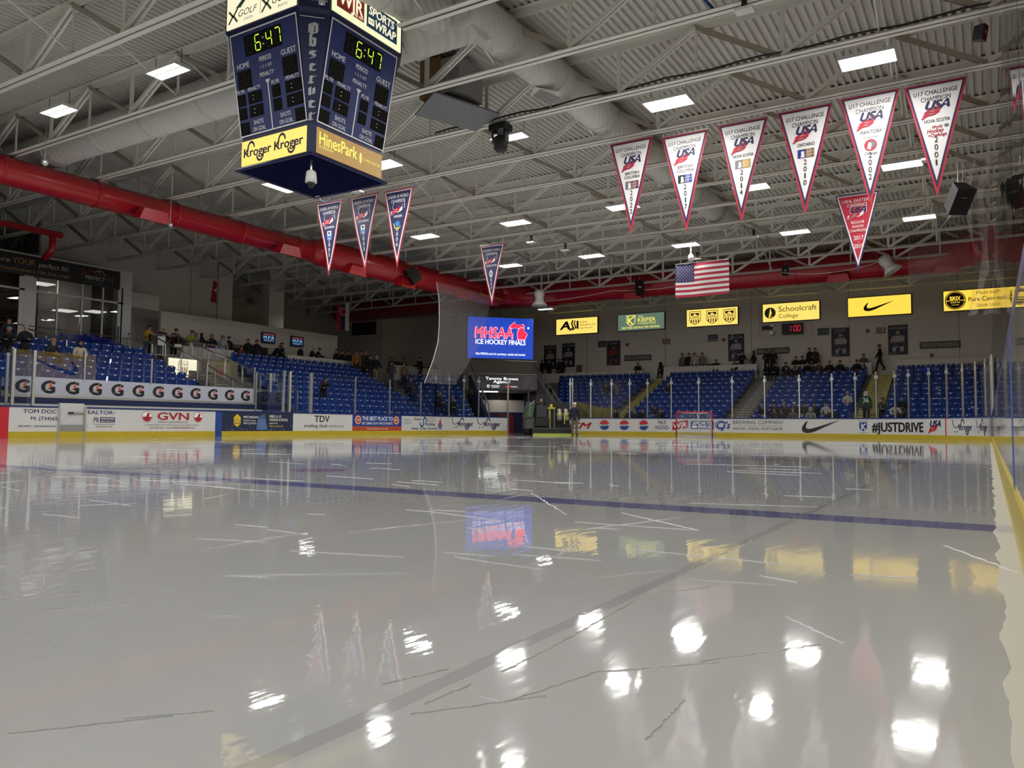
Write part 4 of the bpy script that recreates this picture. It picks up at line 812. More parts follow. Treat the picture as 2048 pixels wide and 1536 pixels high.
pennant(-7.95, -6.57, 8.84, -7.24, 6.0, 20.72, 'white pennant with 2017 down its centre, second of the white row', 'w', *B17, ('BRITISH', 'COLUMBIA'), ('box', BK, PBL), '2017')
pennant(-6.30, -4.93, 8.88, -5.66, 6.04, 20.72, 'white pennant with 2014 down its centre, third of the white row', 'w', *B17, ('NOVA SCOTIA',), ('box', GRT, GOLD), '2014')
pennant(-4.66, -3.28, 8.90, -3.99, 6.04, 20.72, 'white pennant with 2010 down its centre, fourth of the white row', 'w', *B17, ('ONTARIO',), ('box', INDG, BRZ), '2010')
pennant(-3.08, -1.69, 8.93, -2.42, 6.06, 20.72, 'white pennant with 2002 down its centre and a round red emblem', 'w', *B17, ('MANITOBA',), ('disc',), '2002')
pennant(-1.59, -.23, 8.92, -.93, 6.08, 20.72, 'white pennant with 2001 down its centre, rightmost of the white row', 'w', *B17, ('NOVA SCOTIA',), ('words',), '2001')
B18 = ('UNDER-18 WORLD', 'CHAMPION')
pennant(-21.85, -20.5, 8.85, -21.18, 6.0, 20.74, 'navy pennant with 2002 down its centre, leftmost of three', 'n', *B18, ('SLOVAKIA',), ('puck',), '2002')
pennant(-20.15, -18.78, 8.86, -19.38, 5.98, 20.74, 'navy pennant with 2005 down its centre, middle of three', 'n', *B18, ('CZECH REPUBLIC',), ('puck',), '2005')
pennant(-18.54, -17.2, 8.84, -17.82, 5.97, 20.74, 'navy pennant with 2006 down its centre, rightmost of three', 'n', *B18, ('SWEDEN',), ('swe',), '2006')
pennant(-20.01, -18.69, 8.73, -19.33, 5.89, 29.0, 'navy pennant reading womens world champion, alone above the blue screen', 'n', "WOMEN'S WORLD", 'CHAMPION', ('UNITED STATES',), ('iihf',), '2017')
pennant(-4.54, -3.11, 8.80, -3.82, 6.0, 29.0, 'red pennant with navy border below the white pennants', 'r', 'USHL EASTERN', 'CONFERENCE', (), None, '')
t = bpy.data.objects['pennant.010']; b = MB(frame((-4.54, 28.97, 6.0), (1, 0, 0), (0, -1, 0)))
for ln, z in (('REGULAR', 1.72), ('SEASON', 1.57), ('CHAMPIONS', 1.42)): b.text(ln, .73, z, .10, PW2, len(ln)*.062)
b.build('lettering', t)
# national flag
fx, fy, fz, fw_, fh_ = -12.57, 34.45, 6.56, 2.55, 1.56
t = thing('national_flag', 'large red white and blue flag with stars hanging in front of the far red duct', 'flag', (fx+fw_/2, fy, fz+fh_))
fm = lambda x, z, d: (fx+x, fy-d+.04*math.sin(x*3.2), fz+z-.02*math.sin(x*1.6))
b = MB(fm)
for i in range(13): b.box((0, fh_*i/13, 0), (fw_, fh_*(i+1)/13, .004), RED2 if i % 2 == 0 else PW2, nx=10)
b.build('stripes', t)
b = MB(fm); b.box((0, fh_*6/13, .004), (fw_*.36, fh_, .01), PN2, nx=4); b.build('canton', t); b = MB(fm)
for r in range(9):
    for c in range(6 if r % 2 == 0 else 5): star(b, fw_*.36*(c*2+1+(r % 2))/12, fh_*6/13+fh_*7/13*(r+1)/10, .028, .012, PW2)
b.build('stars', t)
b = MB(); b.bar((fx, fy, fz+fh_+.03), (fx+fw_, fy, fz+fh_+.03), .03, .03, ALU); b.build('hanging_rail', t)
t = thing('wall_flag', 'dark red flag with white cross on the left concourse wall', 'flag', (-39.88, 30, 9.1)); f = frame((-39.88, 29.6, 7.75), (0, 1, 0), (1, 0, 0))
b = MB(f); b.poly([(0, 0), (.7, 0), (.78, 1.38), (.42, 1.2), (.16, 1.35)], 0, RED2); b.build('cloth', t); b = MB(f); b.box((.22, .68, .004), (.58, .80, .01), PW2); b.box((.34, .55, .004), (.46, .93, .01), PW2); b.build('cross', t)
t = thing('wall_flag', 'small blue and yellow striped flag above the suite', 'flag', (-39.9, 19.3, 8.6)); f = frame((-38.5, 18.95, 7.35), (0, 1, 0), (1, 0, 0)); b = MB(f); b.box((0, 0, 0), (.6, .62, .01), mat('cloth_blue', C('1d5a96'), .6)); b.build('cloth', t); b = MB(f); b.box((.22, 0, .01), (.36, .62, .014), YP); b.build('stripe', t)
t = thing('wall_flag', 'tricolour flag with crest hanging in front of the dark red duct', 'flag', (-33.9, 32.2, 8)); f = frame((-38.2, 38.3, 6.95), (.3, 1, 0), (1, -.3, 0)); b = MB(f); b.box((0, 0, 0), (.3, 1.85, .01), RED2); b.box((.3, 0, 0), (.62, 1.8, .01), PN2); b.box((.62, 0, 0), (.92, 1.95, .01), PW2); b.build('cloth', t); b = MB(f); b.disc((.45, 1.3), .26, .012, PW2); b.disc((.45, 1.3), .22, .015, RED2); b.build('crest', t)
# ================================================================= far wall signs
def sign(x0, z0, w, h, face, label, drawf, y=Y1, name='lit_sign', dep=.16):
    t = thing(name, label, 'sign', (x0+w/2, y-dep, z0)); f = frame((x0, y-dep-.004, z0), (1, 0, 0), (0, -1, 0))
    b = MB(); b.box((x0-.05, y-dep, z0-.05), (x0+w+.05, y, z0+h+.05), DARKST); b.build('housing', t)
    b = MB(f); b.box((0, 0, 0), (w, h, .006), face); b.build('sign_face', t)
    b = MB(f); drawf(b, w, h); 
    if b.v: b.build('lettering', t)
    return t
k53 = 53/50
SGB = mat('print_sign_brown', C('3a2a10'), .6)
sx = [-29.08, -23.8, -18.43, -13.05, -7.62, -2.17]; SW, SH, SZ = 3.65, 1.2, 7.64
def d(b, w, h):
    D = .006; b.text('A', .35, .38, .62, BK, .85, D, al='l', bold=.1, shear=.15); b.pline([(1.2, .3), (1.5, .5), (1.35, .8), (1.45, 1.05)], .12, D, BK); b.pline([(1.42, .3), (1.72, .5), (1.57, .8), (1.65, 1.0)], .1, D, BK); b.box((1.78, .38, D), (1.95, 1.0, D+.003), BK)
    b.text('Asphalt', 2.05, .82, .15, SGB, .65, D, al='l'); b.text('Specialists, Inc.', 2.05, .6, .15, SGB, 1.4, D, al='l'); b.text('asipaving.com', 2.05, .38, .13, SGB, 1.1, D, al='l')
sign(sx[0], SZ, SW-.1, SH, ESIGN, 'lit yellow sign of an asphalt firm, leftmost on the far wall', d)
def d(b, w, h):
    D = .006; shield(b, 1.05, .32, .72, .8, D, EYT); shield(b, 1.05, .38, .6, .68, D+.003, EGRN); b.pline([(.85, 1.0), (.85, .55)], .1, D+.006, EYT); b.pline([(1.3, 1.02), (.9, .75), (1.2, .42)], .1, D+.006, EYT)
    b.text('THE', 1.6, .92, .14, EYT, .4, D, al='l', bold=.02); b.text('KIEFER', 1.6, .6, .28, EYT, 1.4, D, al='l', bold=.05); b.text('FOUNDATION', 1.6, .4, .15, EYT, 1.4, D, al='l', bold=.02); b.text('HELP END DISTRACTED DRIVING', .3, .12, .15, EYT, 3.0, D, al='l', bold=.05)
sign(sx[1], SZ, SW, SH, EGRN, 'dim green lit sign with yellow shield and lettering', d)
def d(b, w, h):
    for c in (.6, 1.85, 3.08):
        shield(b, c, .12, .84, .96, .006, SGB); shield(b, c, .17, .76, .87, .009, ESIGN); b.box((c-.3, .78, .012), (c+.3, .95, .014), BK); star(b, c, .8, .17, .016, ESIGN); b.text('USHL', c, .55, .2, SGB, .66, .014, bold=.03, shear=.2)
        for k in range(4): b.box((c-.3+k*.17, .26, .012), (c-.22+k*.17, .5, .014), mat('print_sign_orange', C('c4542a'), .5))
sign(sx[2], SZ, SW, SH, ESIGN, 'lit yellow sign with three striped shields above the seats', d)
def d(b, w, h):
    b.disc((.48, .6), .37, .006, mat('print_sage', C('4f5b50'), .5)); b.poly([(.38, .28), (.5, .94), (.66, .28), (.56, .3)], .012, ESIGN2); b.poly([(.5, .28), (.52, .5), (.66, .55), (.68, .35)], .014, mat('print_sign_orange2', C('c9852a'), .5))
    b.text('Schoolcraft', 1.05, .64, .36, SGB, 2.45, .006, al='l', bold=.01); b.text('College', 1.05, .22, .26, SGB, 1.25, .006, al='l', bold=.005)
sign(sx[3], SZ, SW, SH, ESIGN, 'lit yellow college sign above the small red clock', d)
sign(sx[4], SZ, SW, SH, ESIGN2, 'lit yellow sign showing only a brown swoosh', lambda b, w, h: logo_swoosh(b, .92, .3, 1.85, .6, .006, SGB))
def d(b, w, h):
    b.disc((.62, .62), .56, .006, SGB); b.arc((.62, .62), .49, .51, 0, 2*PI, .009, ESIGN2); b.text('BRIX', .62, .6, .26, ESIGN2, .56, .012, bold=.06); b.text('SODA CO', .62, .45, .1, ESIGN2, .5, .012); b.box((.1, .58, .01), (.3, .62, .013), ESIGN2); b.box((.94, .58, .01), (1.14, .62, .013), ESIGN2); b.text('pure cane sugar', .62, .32, .06, ESIGN2, .4, .012, bold=.02)
    G2 = mat('print_sign_green', C('8a8a34'), .5); b.text('Made in Michigan', 1.75, .9, .2, G2, 1.9, .006, al='l'); b.text('Pure Cane Sugar', 1.32, .5, .26, SGB, 2.2, .006, al='l', bold=.03); b.text('Drink Up, Love It', 1.75, .14, .2, G2, 1.8, .006, al='l')
sign(sx[5], SZ, SW, SH, ESIGN2, 'lit yellow soda sign with a brown disc, rightmost on the far wall', d)
sign(2.4, SZ, SW, SH, ESIGN2, 'lit yellow sign hidden behind the near glass edge', lambda b, w, h: b.text('SPIRIT', .5, .3, .5, SGB, 2.5, .006, al='l'))
# lit sign on the side wall behind the camera, mirrored in the bench glass
t = thing('lit_sign', 'lit yellow swoosh sign on the right side wall seen mirrored in the bench glass', 'sign', (6.9, 29, 4.5)); f = frame((6.8, 35.6, 3.7), (0, -1, 0), (-1, 0, 0)); b = MB(f); b.box((0, 0, 0), (6.4, 2.2, .02), ESIGN2); b.build('sign_face', t); b = MB(f); logo_swoosh(b, 1.4, .5, 3.6, 1.2, .02, SGB); b.build('lettering', t); b = MB(); b.box((6.82, 29.1, 3.6), (6.95, 35.7, 6.0), DARKST); b.build('housing', t)
def nosign(x0, z0, w, h, tx, label, bg=mat('sign_dark_grey', C('55564f'), .6), fg=mat('sign_pale', C('a9a49a'), .6), y=Y1): sign(x0, z0, w, h, bg, label, lambda b, w, h: b.text(tx, w/2, h*.16, h*.68, fg, w*.92, .006, bold=.04), y=y, name='wall_sign', dep=.03)
nosign(-23.3, 5.42, 2.05, .33, 'NO STANDING', 'grey no standing sign, leftmost of three on the far wall'); nosign(-13.5, 5.5, 2.1, .34, 'NO STANDING', 'grey no standing sign, middle of three on the far wall'); nosign(-3.5, 5.45, 2.12, .34, 'NO STANDING', 'grey no standing sign, rightmost of three on the far wall')
SG2 = mat('sign_slate', C('3f4a50'), .6); SG3 = mat('sign_slate_text', C('66788a'), .6)
nosign(-16.9, 6.58, .62, .38, '107', 'slate grey 107 section sign above the goal stand', SG2, SG3); nosign(-9.5, 6.62, .62, .37, '108', 'slate grey 108 section sign right of the red clock', SG2, SG3); nosign(-25.5, 6.56, .6, .38, '106', 'slate grey 106 section sign beside the red jersey poster', SG2, SG3)
EXR = mat('exit_red', C('a8423a'), .5); EXO = mat('exit_pale', C('a8845a'), .5)
nosign(-20.3, 6.55, .5, .28, 'EXIT', 'small dim red exit sign between two lit signs', EXO, EXR); nosign(-5.95, 6.55, .42, .28, 'EXIT', 'small exit sign right of a player poster', EXO, EXR)
nosign(-13.1, 7.16, .6, .2, '00:00', 'small dark unlit display left of the red clock', BLACK, mat('led_dim_red', C('4a1410'), .5))
t = thing('wall_clock', 'black wall clock with red digits reading 1:00', 'clock', (-11.1, 52.8, 6.75)); b = MB(); b.box((-11.75, 52.6, 6.72), (-10.45, 53, 7.42), BLACK); b.build('clock_case', t); f = frame((-11.75, 52.595, 6.72), (1, 0, 0), (0, -1, 0)); b = MB(f)
for ch, x0 in (('bc', .42), ('abcdef', .78), ('abcdef', 1.02)): seg7(b, x0, .18, .16, .36, ch, ERED, BLACK, f, 0)
b.disc((.7, .28), .015, .002, ERED, f, 8); b.disc((.7, .45), .015, .002, ERED, f, 8); b.build('digit', t)
POSB = mat('poster_navy', C('2b2a3d'), .6); POSW = mat('poster_pale', C('a39f9b'), .6, var=.25, vs=8); POSR = mat('poster_red', C('8e2530'), .6, var=.2, vs=8); SKIN = mat('poster_skin', C('9a7766'), .6)
def poster(x0, z0, tl, nm, label, jer, pose, ext=None):
    t = thing('player_poster', label, 'poster', (x0+.56, 52.97, z0)); f = frame((x0, 52.985, z0), (1, 0, 0), (0, -1, 0)); b = MB(f); b.box((0, 0, -.01), (1.12, 1.88, .004), POSB); b.build('sheet', t)
    b = MB(f); b.text(tl, .56, 1.76, .06, POSW, .8, .006, sp=1.3); b.text(nm, .56, 1.6, .12, POSW, min(.95, .15*len(nm)), .006, bold=.04); b.text('TEAM ALUMNUS', .05, .12, .05, POSW, .5, .006, al='l'); b.text('GRADUATE', .05, .04, .05, POSW, .4, .006, al='l'); b.build('lettering', t)
    b = MB(f); s = pose; D = .006
    b.disc((.56, 1.38), .11, D, POSW if jer is POSW else POSR, ry=.12); b.disc((.56, 1.34), .07, D+.002, SKIN, ry=.08)
    b.poly([(.32, 1.2), (.8, 1.22), (.86, .8), (.3, .78)], D, jer); b.poly([(.32, 1.2), (.2, 1.1), (.12*s+.1, .78), (.28, .72), (.38, .95)], D+.001, jer); b.poly([(.8, 1.22), (.95, 1.05), (.9, .8), (.7, .82), (.74, 1.0)], D+.001, jer)
    b.poly([(.32, .8), (.55, .8), (.5, .5), (.24, .45)], D, PN); b.poly([(.58, .8), (.84, .8), (.9, .5), (.66, .45)], D, PN); b.poly([(.24, .48), (.5, .52), (.4, .2), (.24, .2)], D+.001, jer); b.poly([(.66, .5), (.9, .52), (.86, .2), (.68, .2)], D+.001, jer)
    b.pline([(.15, .9), (.9, .15)], .025, D+.003, POSW); b.disc((.24, .78), .07, D+.004, POSR); b.build('player_picture', t)
for a in ((-30.28, 4.98, 'JOSH', 'NORRIS', 'dark poster of a white jersey player, left of the pair beside the screen', POSW, 1), (-28.64, 5.08, 'AUSTON', 'MATTHEWS', 'dark poster of a white jersey player, right of the pair beside the screen', POSW, 0), (-24.8, 5.08, 'PATRICK', 'KANE', 'dark poster of a red jersey player', POSR, 1), (-15.5, 5.08, 'J.T.', 'MILLER', 'dark poster left of the middle no standing sign', POSW, 0), (-8.7, 5.12, 'ANDREW', 'COPP', 'dark poster of a player right of the slate 108 sign', POSW, 1), (-5.32, 5.1, 'JAKE', 'OETTINGER', 'dark poster of a goaltender in white pads, rightmost poster', POSW, 0)): poster(*a)
for x, z in ((-23.2, 6.5), (-6.6, 6.6), (-8.0, 6.3), (-3.0, 4.9), (-15.9, 6.5)):
    b = MB(); b.box((x, 52.9, z), (x+.18, 53, z+.2), mat('alarm_red', C('7a3028'), .5)); tag(b.build('alarm_box'), 'small alarm box fixed to the far wall', 'alarm', 'alarm boxes on the far wall')
for x in (-12.6,):
    t = thing('wall_speaker', 'small grey camera cluster left of the red clock', 'camera', (x, 52.9, 6.8)); b = MB(); b.box((x, 52.7, 6.75), (x+.25, 53, 7.0), GREY); b.box((x+.02, 52.75, 7.3), (x+.3, 53, 7.45), GREY); b.build('camera_body', t)
for i, (x, z) in enumerate(((-27.5, 4.35), (-24.6, 4.8))): b = MB(); b.box((x, 52.2, 3.7), (x+.1, 52.3, 4.9), ALU); b.build('x') if False else None
t = thing('extinguisher_cabinet', 'grey cabinet with extinguisher on the far wall above the left seats', 'cabinet', (-27.1, 52.9, 4.7)); b = MB(); b.box((-27.3, 52.85, 4.68), (-26.9, 53, 5.2), DARKST); b.build('cabinet_body', t); b = MB(); b.lathe([(.05, 4.75), (.06, 4.8), (.06, 5.0), (.02, 5.08)], (-27.1, 52.83, 0), RED, 10); b.build('extinguisher', t)
# ================================================================= big blue screen
p0 = Vector((-28.73, 40.38, 0)); p1 = Vector((-25.64, 43.42, 0)); f = frame(p0+Vector((0, 0, 4.84)), p1-p0); w = (p1-p0).length; h = 2.66
t = thing('video_screen', 'large blue video screen reading MHSAA ice hockey finals', 'screen', (p0+p1)/2+Vector((0, 0, 4.84)))
Nf = (p1-p0).normalized().cross(Vector((0, 0, 1)))
b = MB(f); b.box((-.04, -.04, -.3), (w+.04, h+.04, -.01), BLACK); b.build('screen_case', t); b = MB(f); b.box((0, 0, -.01), (w, h, .006), ESCR); b.build('display', t)
b = MB(f); b.text('MHSAA', 1.72, 1.32, .70, EPINK, 2.50, .008, bold=.15, shear=.08, sp=1.08); b.text('MHSAA', 1.72, 1.345, .65, ERED, 2.42, .014, bold=.02, shear=.08, sp=1.12)
b.pline([(.95, 1.65), (3.0, 1.6)], .09, .012, EPINK); b.pline([(.95, 1.65), (3.0, 1.6)], .05, .016, ERED)
b.text('ICE HOCKEY FINALS', w/2, .92, .30, EW, 3.3, .008, bold=.055); b.text('Visit MHSAA.com for previews, results and stories.', w/2, .22, .15, EW, 3.3, .008, bold=.03, shear=.15); b.disc((4.0, 2.05), .07, .008, EW, f, 14); b.build('lettering', t)
b = MB(f); UP = [(2.75, 2.1), (2.95, 2.28), (3.15, 2.42), (3.1, 2.28), (3.35, 2.22), (3.6, 2.3), (3.72, 2.12), (3.5, 2.1), (3.3, 2.0), (3.1, 2.06), (2.95, 1.98)]; LP = [(3.3, 1.3), (3.75, 1.3), (3.85, 1.5), (3.92, 1.62), (3.8, 1.78), (3.72, 1.7), (3.74, 1.95), (3.55, 2.06), (3.38, 1.95), (3.28, 1.7), (3.3, 1.5)]
for P in (UP, LP): cxx = sum(p[0] for p in P)/len(P); cyy = sum(p[1] for p in P)/len(P); b.poly([(cxx+(x-cxx)*1.14, cyy+(y-cyy)*1.2) for x, y in P], .006, EPINK); b.poly(P, .01, ERED)
b.build('state_outline', t)
b = MB(); 
for q in (p0, p1): q2 = q.lerp((p0+p1)/2, .3); b.bar((q2.x-.2, q2.y+.2, 7.5), (q2.x-.2, q2.y+.2, 10.3), .03, .03, DARKST)
b.build('hanger_rod', t)
# ================================================================= ice gate portal in the far left corner
PO = Vector((-17.3, 34.04, 0)); Pn = Vector((-1, 1, 0)).normalized(); Pt = Vector((1, 1, 0)).normalized()
pm = lambda tt, D, z: PO+Pt*tt+Pn*D+Vector((0, 0, z))     # across, outward, up
def pbox(b, a, c, m): b.box(a, c, m, f=pm)
LAV = mat('grey_lavender_panel', C('6d6977'), .5)
b = MB(); pbox(b, (-3.3, 16, 3.0), (2.0, 16.3, 3.98), mat('portal_grey', C('8a8790'), .5)); pbox(b, (-3.3, 16.3, 3.9), (2.2, 19, 4.05), CONC); struct(b, 'trim_6')
b = MB(); pbox(b, (-3.6, 16.3, -.1), (-3.3, 24, 4), NAVYW); pbox(b, (2.0, 16.3, -.1), (2.3, 24, 4), NAVYW); pbox(b, (-3.6, 24, -.1), (2.3, 24.2, 4), WALLP); pbox(b, (-3.6, 16.3, 2.95), (2.3, 24, 3.0), WALLP)
pbox(b, (-1.2, 20, -.06), (2.0, 20.2, 1.5), NAVYW); pbox(b, (-1.2, 20, 1.5), (2.0, 20.2, 2.4), WALLP); struct(b, 'wall_portal')
b = MB(); pbox(b, (-.0, 19.9, -.06), (1.2, 19.99, 1.35), mat('door_red', C('7a1018'), .5)); struct(b, 'door_1')
for s, tq in ((-1, -2.75), (1, 1.95)):       # sloping concrete walls beside the portal with rails on them
    b = MB(); vs = [pm(tq+dx, D, z) for dx in (0, s*.18) for D, z in ((9.3, 0), (16.2, 0), (16.2, 4.0), (9.3, .9))]
    b.add(vs, [(0, 1, 2, 3), (7, 6, 5, 4), (0, 4, 5, 1), (1, 5, 6, 2), (2, 6, 7, 3), (3, 7, 4, 0)], LAV if s > 0 else NAVYW); struct(b, 'wall_portal')
    t = thing('stair_railing', 'steel railing sloping down on the %s side of the ice gate' % ('left' if s < 0 else 'right'), 'railing', pm(tq, 10, 0)); b = MB(); b.tube([pm(tq, 9.6, 1.05), pm(tq, 9.6, 1.75), pm(tq, 17, 5.0)], .035, ALU, 8); b.build('top_rail', t); 
    b = MB(); b.tube([pm(tq, 9.6, 1.1), pm(tq, 16.5, 4.1)], .03, ALU, 6); b.build('bottom_rail', t)
    for k in range(7): D = 9.6+k*1.15; b = MB(); b.bar(pm(tq, D, .9+(D-9.3)*.45), pm(tq, D, 1.75+(D-9.6)*.44), .05, .05, ALU); b.build('rail_post', t)
t = thing('portal_rail', 'steel and glass guard rail above the ice gate sign', 'railing', pm(0, 16.3, 4)); b = MB(); b.tube([pm(-2.9, 16.4, 5.05), pm(2.0, 16.4, 5.05)], .03, ALU, 6); b.tube([pm(-2.9, 16.4, 4.1), pm(2.0, 16.4, 4.1)], .03, ALU, 6); b.build('top_rail', t)
for k in range(5): b = MB(); b.bar(pm(-2.9+k*1.22, 16.4, 4), pm(-2.9+k*1.22, 16.4, 5.05), .05, .05, ALU); b.build('rail_post', t)
t = thing('portal_sign', 'grey sign panel over the ice gate with white insurance agency lettering', 'sign', pm(-.8, 15.9, 3)); f = lambda x, y, d: pm(-2.6+x, 15.99-d, 3.02+y)
b = MB(f); b.box((0, 0, 0), (3.55, .93, .02), mat('portal_sign_grey', C('7c7983'), .5)); b.build('panel', t); b = MB(f); b.text('Tammy Brown', 2.0, .64, .19, EW, 2.3, .02, bold=.04); b.text('Agency', 2.0, .42, .19, EW, 1.2, .02, bold=.04); b.text('FARM BUREAU', 1.55, .2, .07, EW, .6, .02, bold=.02); b.text('INSURANCE', 1.55, .1, .07, EW, .5, .02, bold=.02); b.arc((1.05, .2), .06, .1, 0, 2*PI, .02, EW); b.poly([(2.3, .12), (2.5, .1), (2.6, .2), (2.42, .3), (2.32, .22)], .02, ERED); b.text('MICHIGAN', 2.65, .15, .07, EW, .45, .02, al='l'); b.build('lettering', t)
t = thing('ceiling_light', 'long bright strip light inside the ice gate tunnel', 'light', pm(-1.2, 17.4, 2.9)); b = MB(); pbox(b, (-1.9, 17.2, 2.86), (-.6, 17.4, 2.92), mat('strip_lamp', (1, 1, 1), .4, em=5)); b.build('tube', t); b = MB(); pbox(b, (-1.95, 17.1, 2.92), (-.55, 17.5, 2.95), HOUS); b.build('housing', t)
b = MB(); b.tube([pm(1.3, 15.9, 0), pm(1.3, 15.9, 3.2)], .06, mat('pipe_tan', C('7a705c'), .6), 8); tag(b.build('downpipe'), 'tan pipe on the right side of the ice gate', 'pipe')
SCR = [((-2.13, 1.65), (-1.65, 2.01)), ((-1.75, 1.26), (-1.62, 1.35)), ((-1.33, 0.65), (-1.18, 0.83)), ((-1.24, 0.78), (-1.14, 0.88)), ((-0.85, 1.04), (-0.7, 1.24)), ((-0.74, 1.19), (-0.68, 1.41)), ((-0.68, 1.41), (-0.49, 1.6)), ((-0.53, 1.58), (-0.34, 1.85)), ((-0.8, 1.17), (-0.74, 1.17)), ((-0.46, 2.07), (-0.29, 1.88)), ((-2.12, 1.11), (-2.0, 1.27)), ((-2.91, 1.37), (-2.96, 1.87)), ((-2.34, 1.11), (-2.26, 1.28)), ((-1.15, 2.19), (-0.92, 2.57)), ((-1.7, 3.14), (-1.44, 4.01)), ((-2.5, 2.61), (-2.34, 3.28)), ((-2.9, 4.89), (-2.0, 3.77)), ((-0.41, 2.77), (-0.21, 2.83)), ((-0.66, 2.59), (-0.53, 2.54)), ((-1.76, 0.94), (-1.73, 0.95)), ((-1.81, 4.05), (-1.18, 3.55)), ((-1.38, 2.48), (-1.49, 2.92)), ((-0.18, 3.69), (0.07, 3.13)), ((-0.84, 1.31), (-0.84, 1.56)), ((-0.84, 1.56), (-0.86, 1.94)), ((-0.86, 1.94), (-0.89, 2.68)), ((-0.89, 2.68), (-0.89, 3.49)), ((-1.95, 1.73), (-2.13, 1.65)), ((-2.66, 2.5), (-2.63, 1.94)), ((-0.47, 1.15), (-0.48, 1.35)), ((-0.99, 1.13), (-0.94, 1.27)), ((-0.86, 1.09), (-0.85, 1.22))]
# ================================================================= stands: concrete tiers, stairs, seats
RZ = lambda k: 1.2+.315*k        # top of a seat back in row k
RUN = .8
FO = lambda k: .35+.315*k        # tread level
def tiers(org, U, N, u0, u1, k0, k1, d0=1.0):      # org on the board line, U along the row, N outward
    b = MB(lambda x, y, z: Vector(org)+Vector(U)*x+Vector(N)*y+Vector((0, 0, z)))
    for k in range(k0, k1+1): b.box((u0(k), d0+RUN*k-.3, FO(k)-.6 if k > k0 else -.1), (u1(k), d0+RUN*(k+1)-.3+.02, FO(k)), CONC)
    struct(b, 'floor')
Lo, Lu, Ln = (XL, 0, 0), (0, 1, 0), (-1, 0, 0)
Fo, Fu, Fn = (0, YE, 0), (1, 0, 0), (0, 1, 0)
c45 = math.sqrt(.5)
tiers(Lo, Lu, Ln, lambda k: 12.9, lambda k: 22.2, 4, 11); tiers(Lo, Lu, Ln, lambda k: 24.6, lambda k: 35.4+.2*k, 0, 11); tiers(Lo, Lu, Ln, lambda k: 0, lambda k: 12.6, 4, 11)
tiers(Fo, Fu, Fn, lambda k: -24.2-.42*k, lambda k: -1.2+.4*k, 0, 11)
Co = (-17.3+Pn.x*RC, 34.04+Pn.y*RC, 0)
tiers(Co, tuple(Pt), tuple(Pn), lambda k: -7.0-.1*k, lambda k: -3.2, 0, 10, 1.6)
Ro = (-8.4+c45*RC, 34.04+c45*RC, 0); RN = (c45, c45, 0); RU = (c45, -c45, 0)
tiers(Ro, RU, RN, lambda k: -4.2, lambda k: 3.4+.3*k, 0, 11, 1.6)
# one seat
GLINT = mat('seat_glint', (.8, .82, .85), .25)  # pale colour for the painted lamp glint on the seat backs
def seat_proto():
    t = thing('stadium_seat', '', 'seat'); n = 7; vs = []; fs = []
    Z = [(-.36, .0), (-.2, .01), (-.07, .03), (-.02, .045), (0, .02), (-.02, -.02)]      # height below top, forward bulge
    for j, (z, yb) in enumerate(Z):
        for i in range(n):
            x = (i/(n-1)-.5)*2; wd = .225 if j < 4 else .20
            vs.append((x*wd, -yb-.05*(1-x*x)*(1 if 0 < j < 5 else .3)+.05, z - (.03*abs(x)**4)))
    m = len(Z)
    for j in range(m-1):
        for i in range(n-1): a = j*n+i; fs.append((a, a+1, a+n+1, a+n))
    k = len(vs); vs += [(-.21, .06, -.36), (.21, .06, -.36), (.19, .06, -.04), (-.19, .06, -.04)]; fs += [(k+1, k, k+3, k+2)]
    b = MB(); b.add(vs, fs, SEATB); b.build('seat_back', t, True)
    b = MB(); b.add([(-.21, -.04, -.38), (.21, -.04, -.38), (.21, -.14, -.40), (-.21, -.14, -.40), (-.2, -.10, -.74), (.2, -.10, -.74), (.2, -.2, -.70), (-.2, -.2, -.70)], [(0, 1, 5, 4), (3, 7, 6, 2), (0, 3, 2, 1), (4, 5, 6, 7), (1, 2, 6, 5), (0, 4, 7, 3)], SEATB); b.build('seat_pan', t)
    b = MB(); b.box((-.02, -.06, -.85), (.02, .05, -.36), DARKST); b.box((-.1, -.06, -.46), (.1, .06, -.40), DARKST); b.build('seat_bracket', t)
    b = MB(); b.add([(-.04, -.062, -.085), (.04, -.062, -.085), (.04, -.058, -.045), (-.04, -.058, -.045)], [(0, 1, 2, 3)], GLINT); b.build('number_plate', t)  # small pale quad imitating the ceiling light's reflection on the curved seat top
    return t
seats = []      # (x, y, z, rz, section)
def seatrow(org, U, N, k, u0, u1, sec, d0=1.15, p=.5):
    n = int((u1-u0)/p); st = (u1-u0)/n if n else 0
    a = math.atan2(-N[0], N[1])+0
    for i in range(n):
        u = u0+st*(i+.5); x = org[0]+U[0]*u+N[0]*(d0+RUN*k); y = org[1]+U[1]*u+N[1]*(d0+RUN*k)
        seats.append((x, y, RZ(k), a, sec, k))
for k in range(4, 10): seatrow(Lo, Lu, Ln, k, 13.2, 21.9, 'A')
for k in range(4, 10): seatrow(Lo, Lu, Ln, k, 9.5, 12.2, 'A')
for k in range(0, 11): seatrow(Lo, Lu, Ln, k, 25.1+.22*k, 35.0+.17*k, 'B')
for k in range(0, 10): seatrow(Co, tuple(Pt), tuple(Pn), k, -6.4-.12*k, -3.5, 'C', 2.0)
for k in range(0, 11): seatrow(Fo, Fu, Fn, k, -24.0-.42*k, -20.75, 'D'); seatrow(Fo, Fu, Fn, k, -19.3-.0*k, -13.3, 'E'); seatrow(Fo, Fu, Fn, k, -11.6, -6.4, 'F'); seatrow(Fo, Fu, Fn, k, -4.75, -2.2+.33*k, 'G')
for k in range(0, 9): seatrow(Ro, RU, RN, k, -3.2-.12*k, 2.6+.3*k, 'H', 2.0)
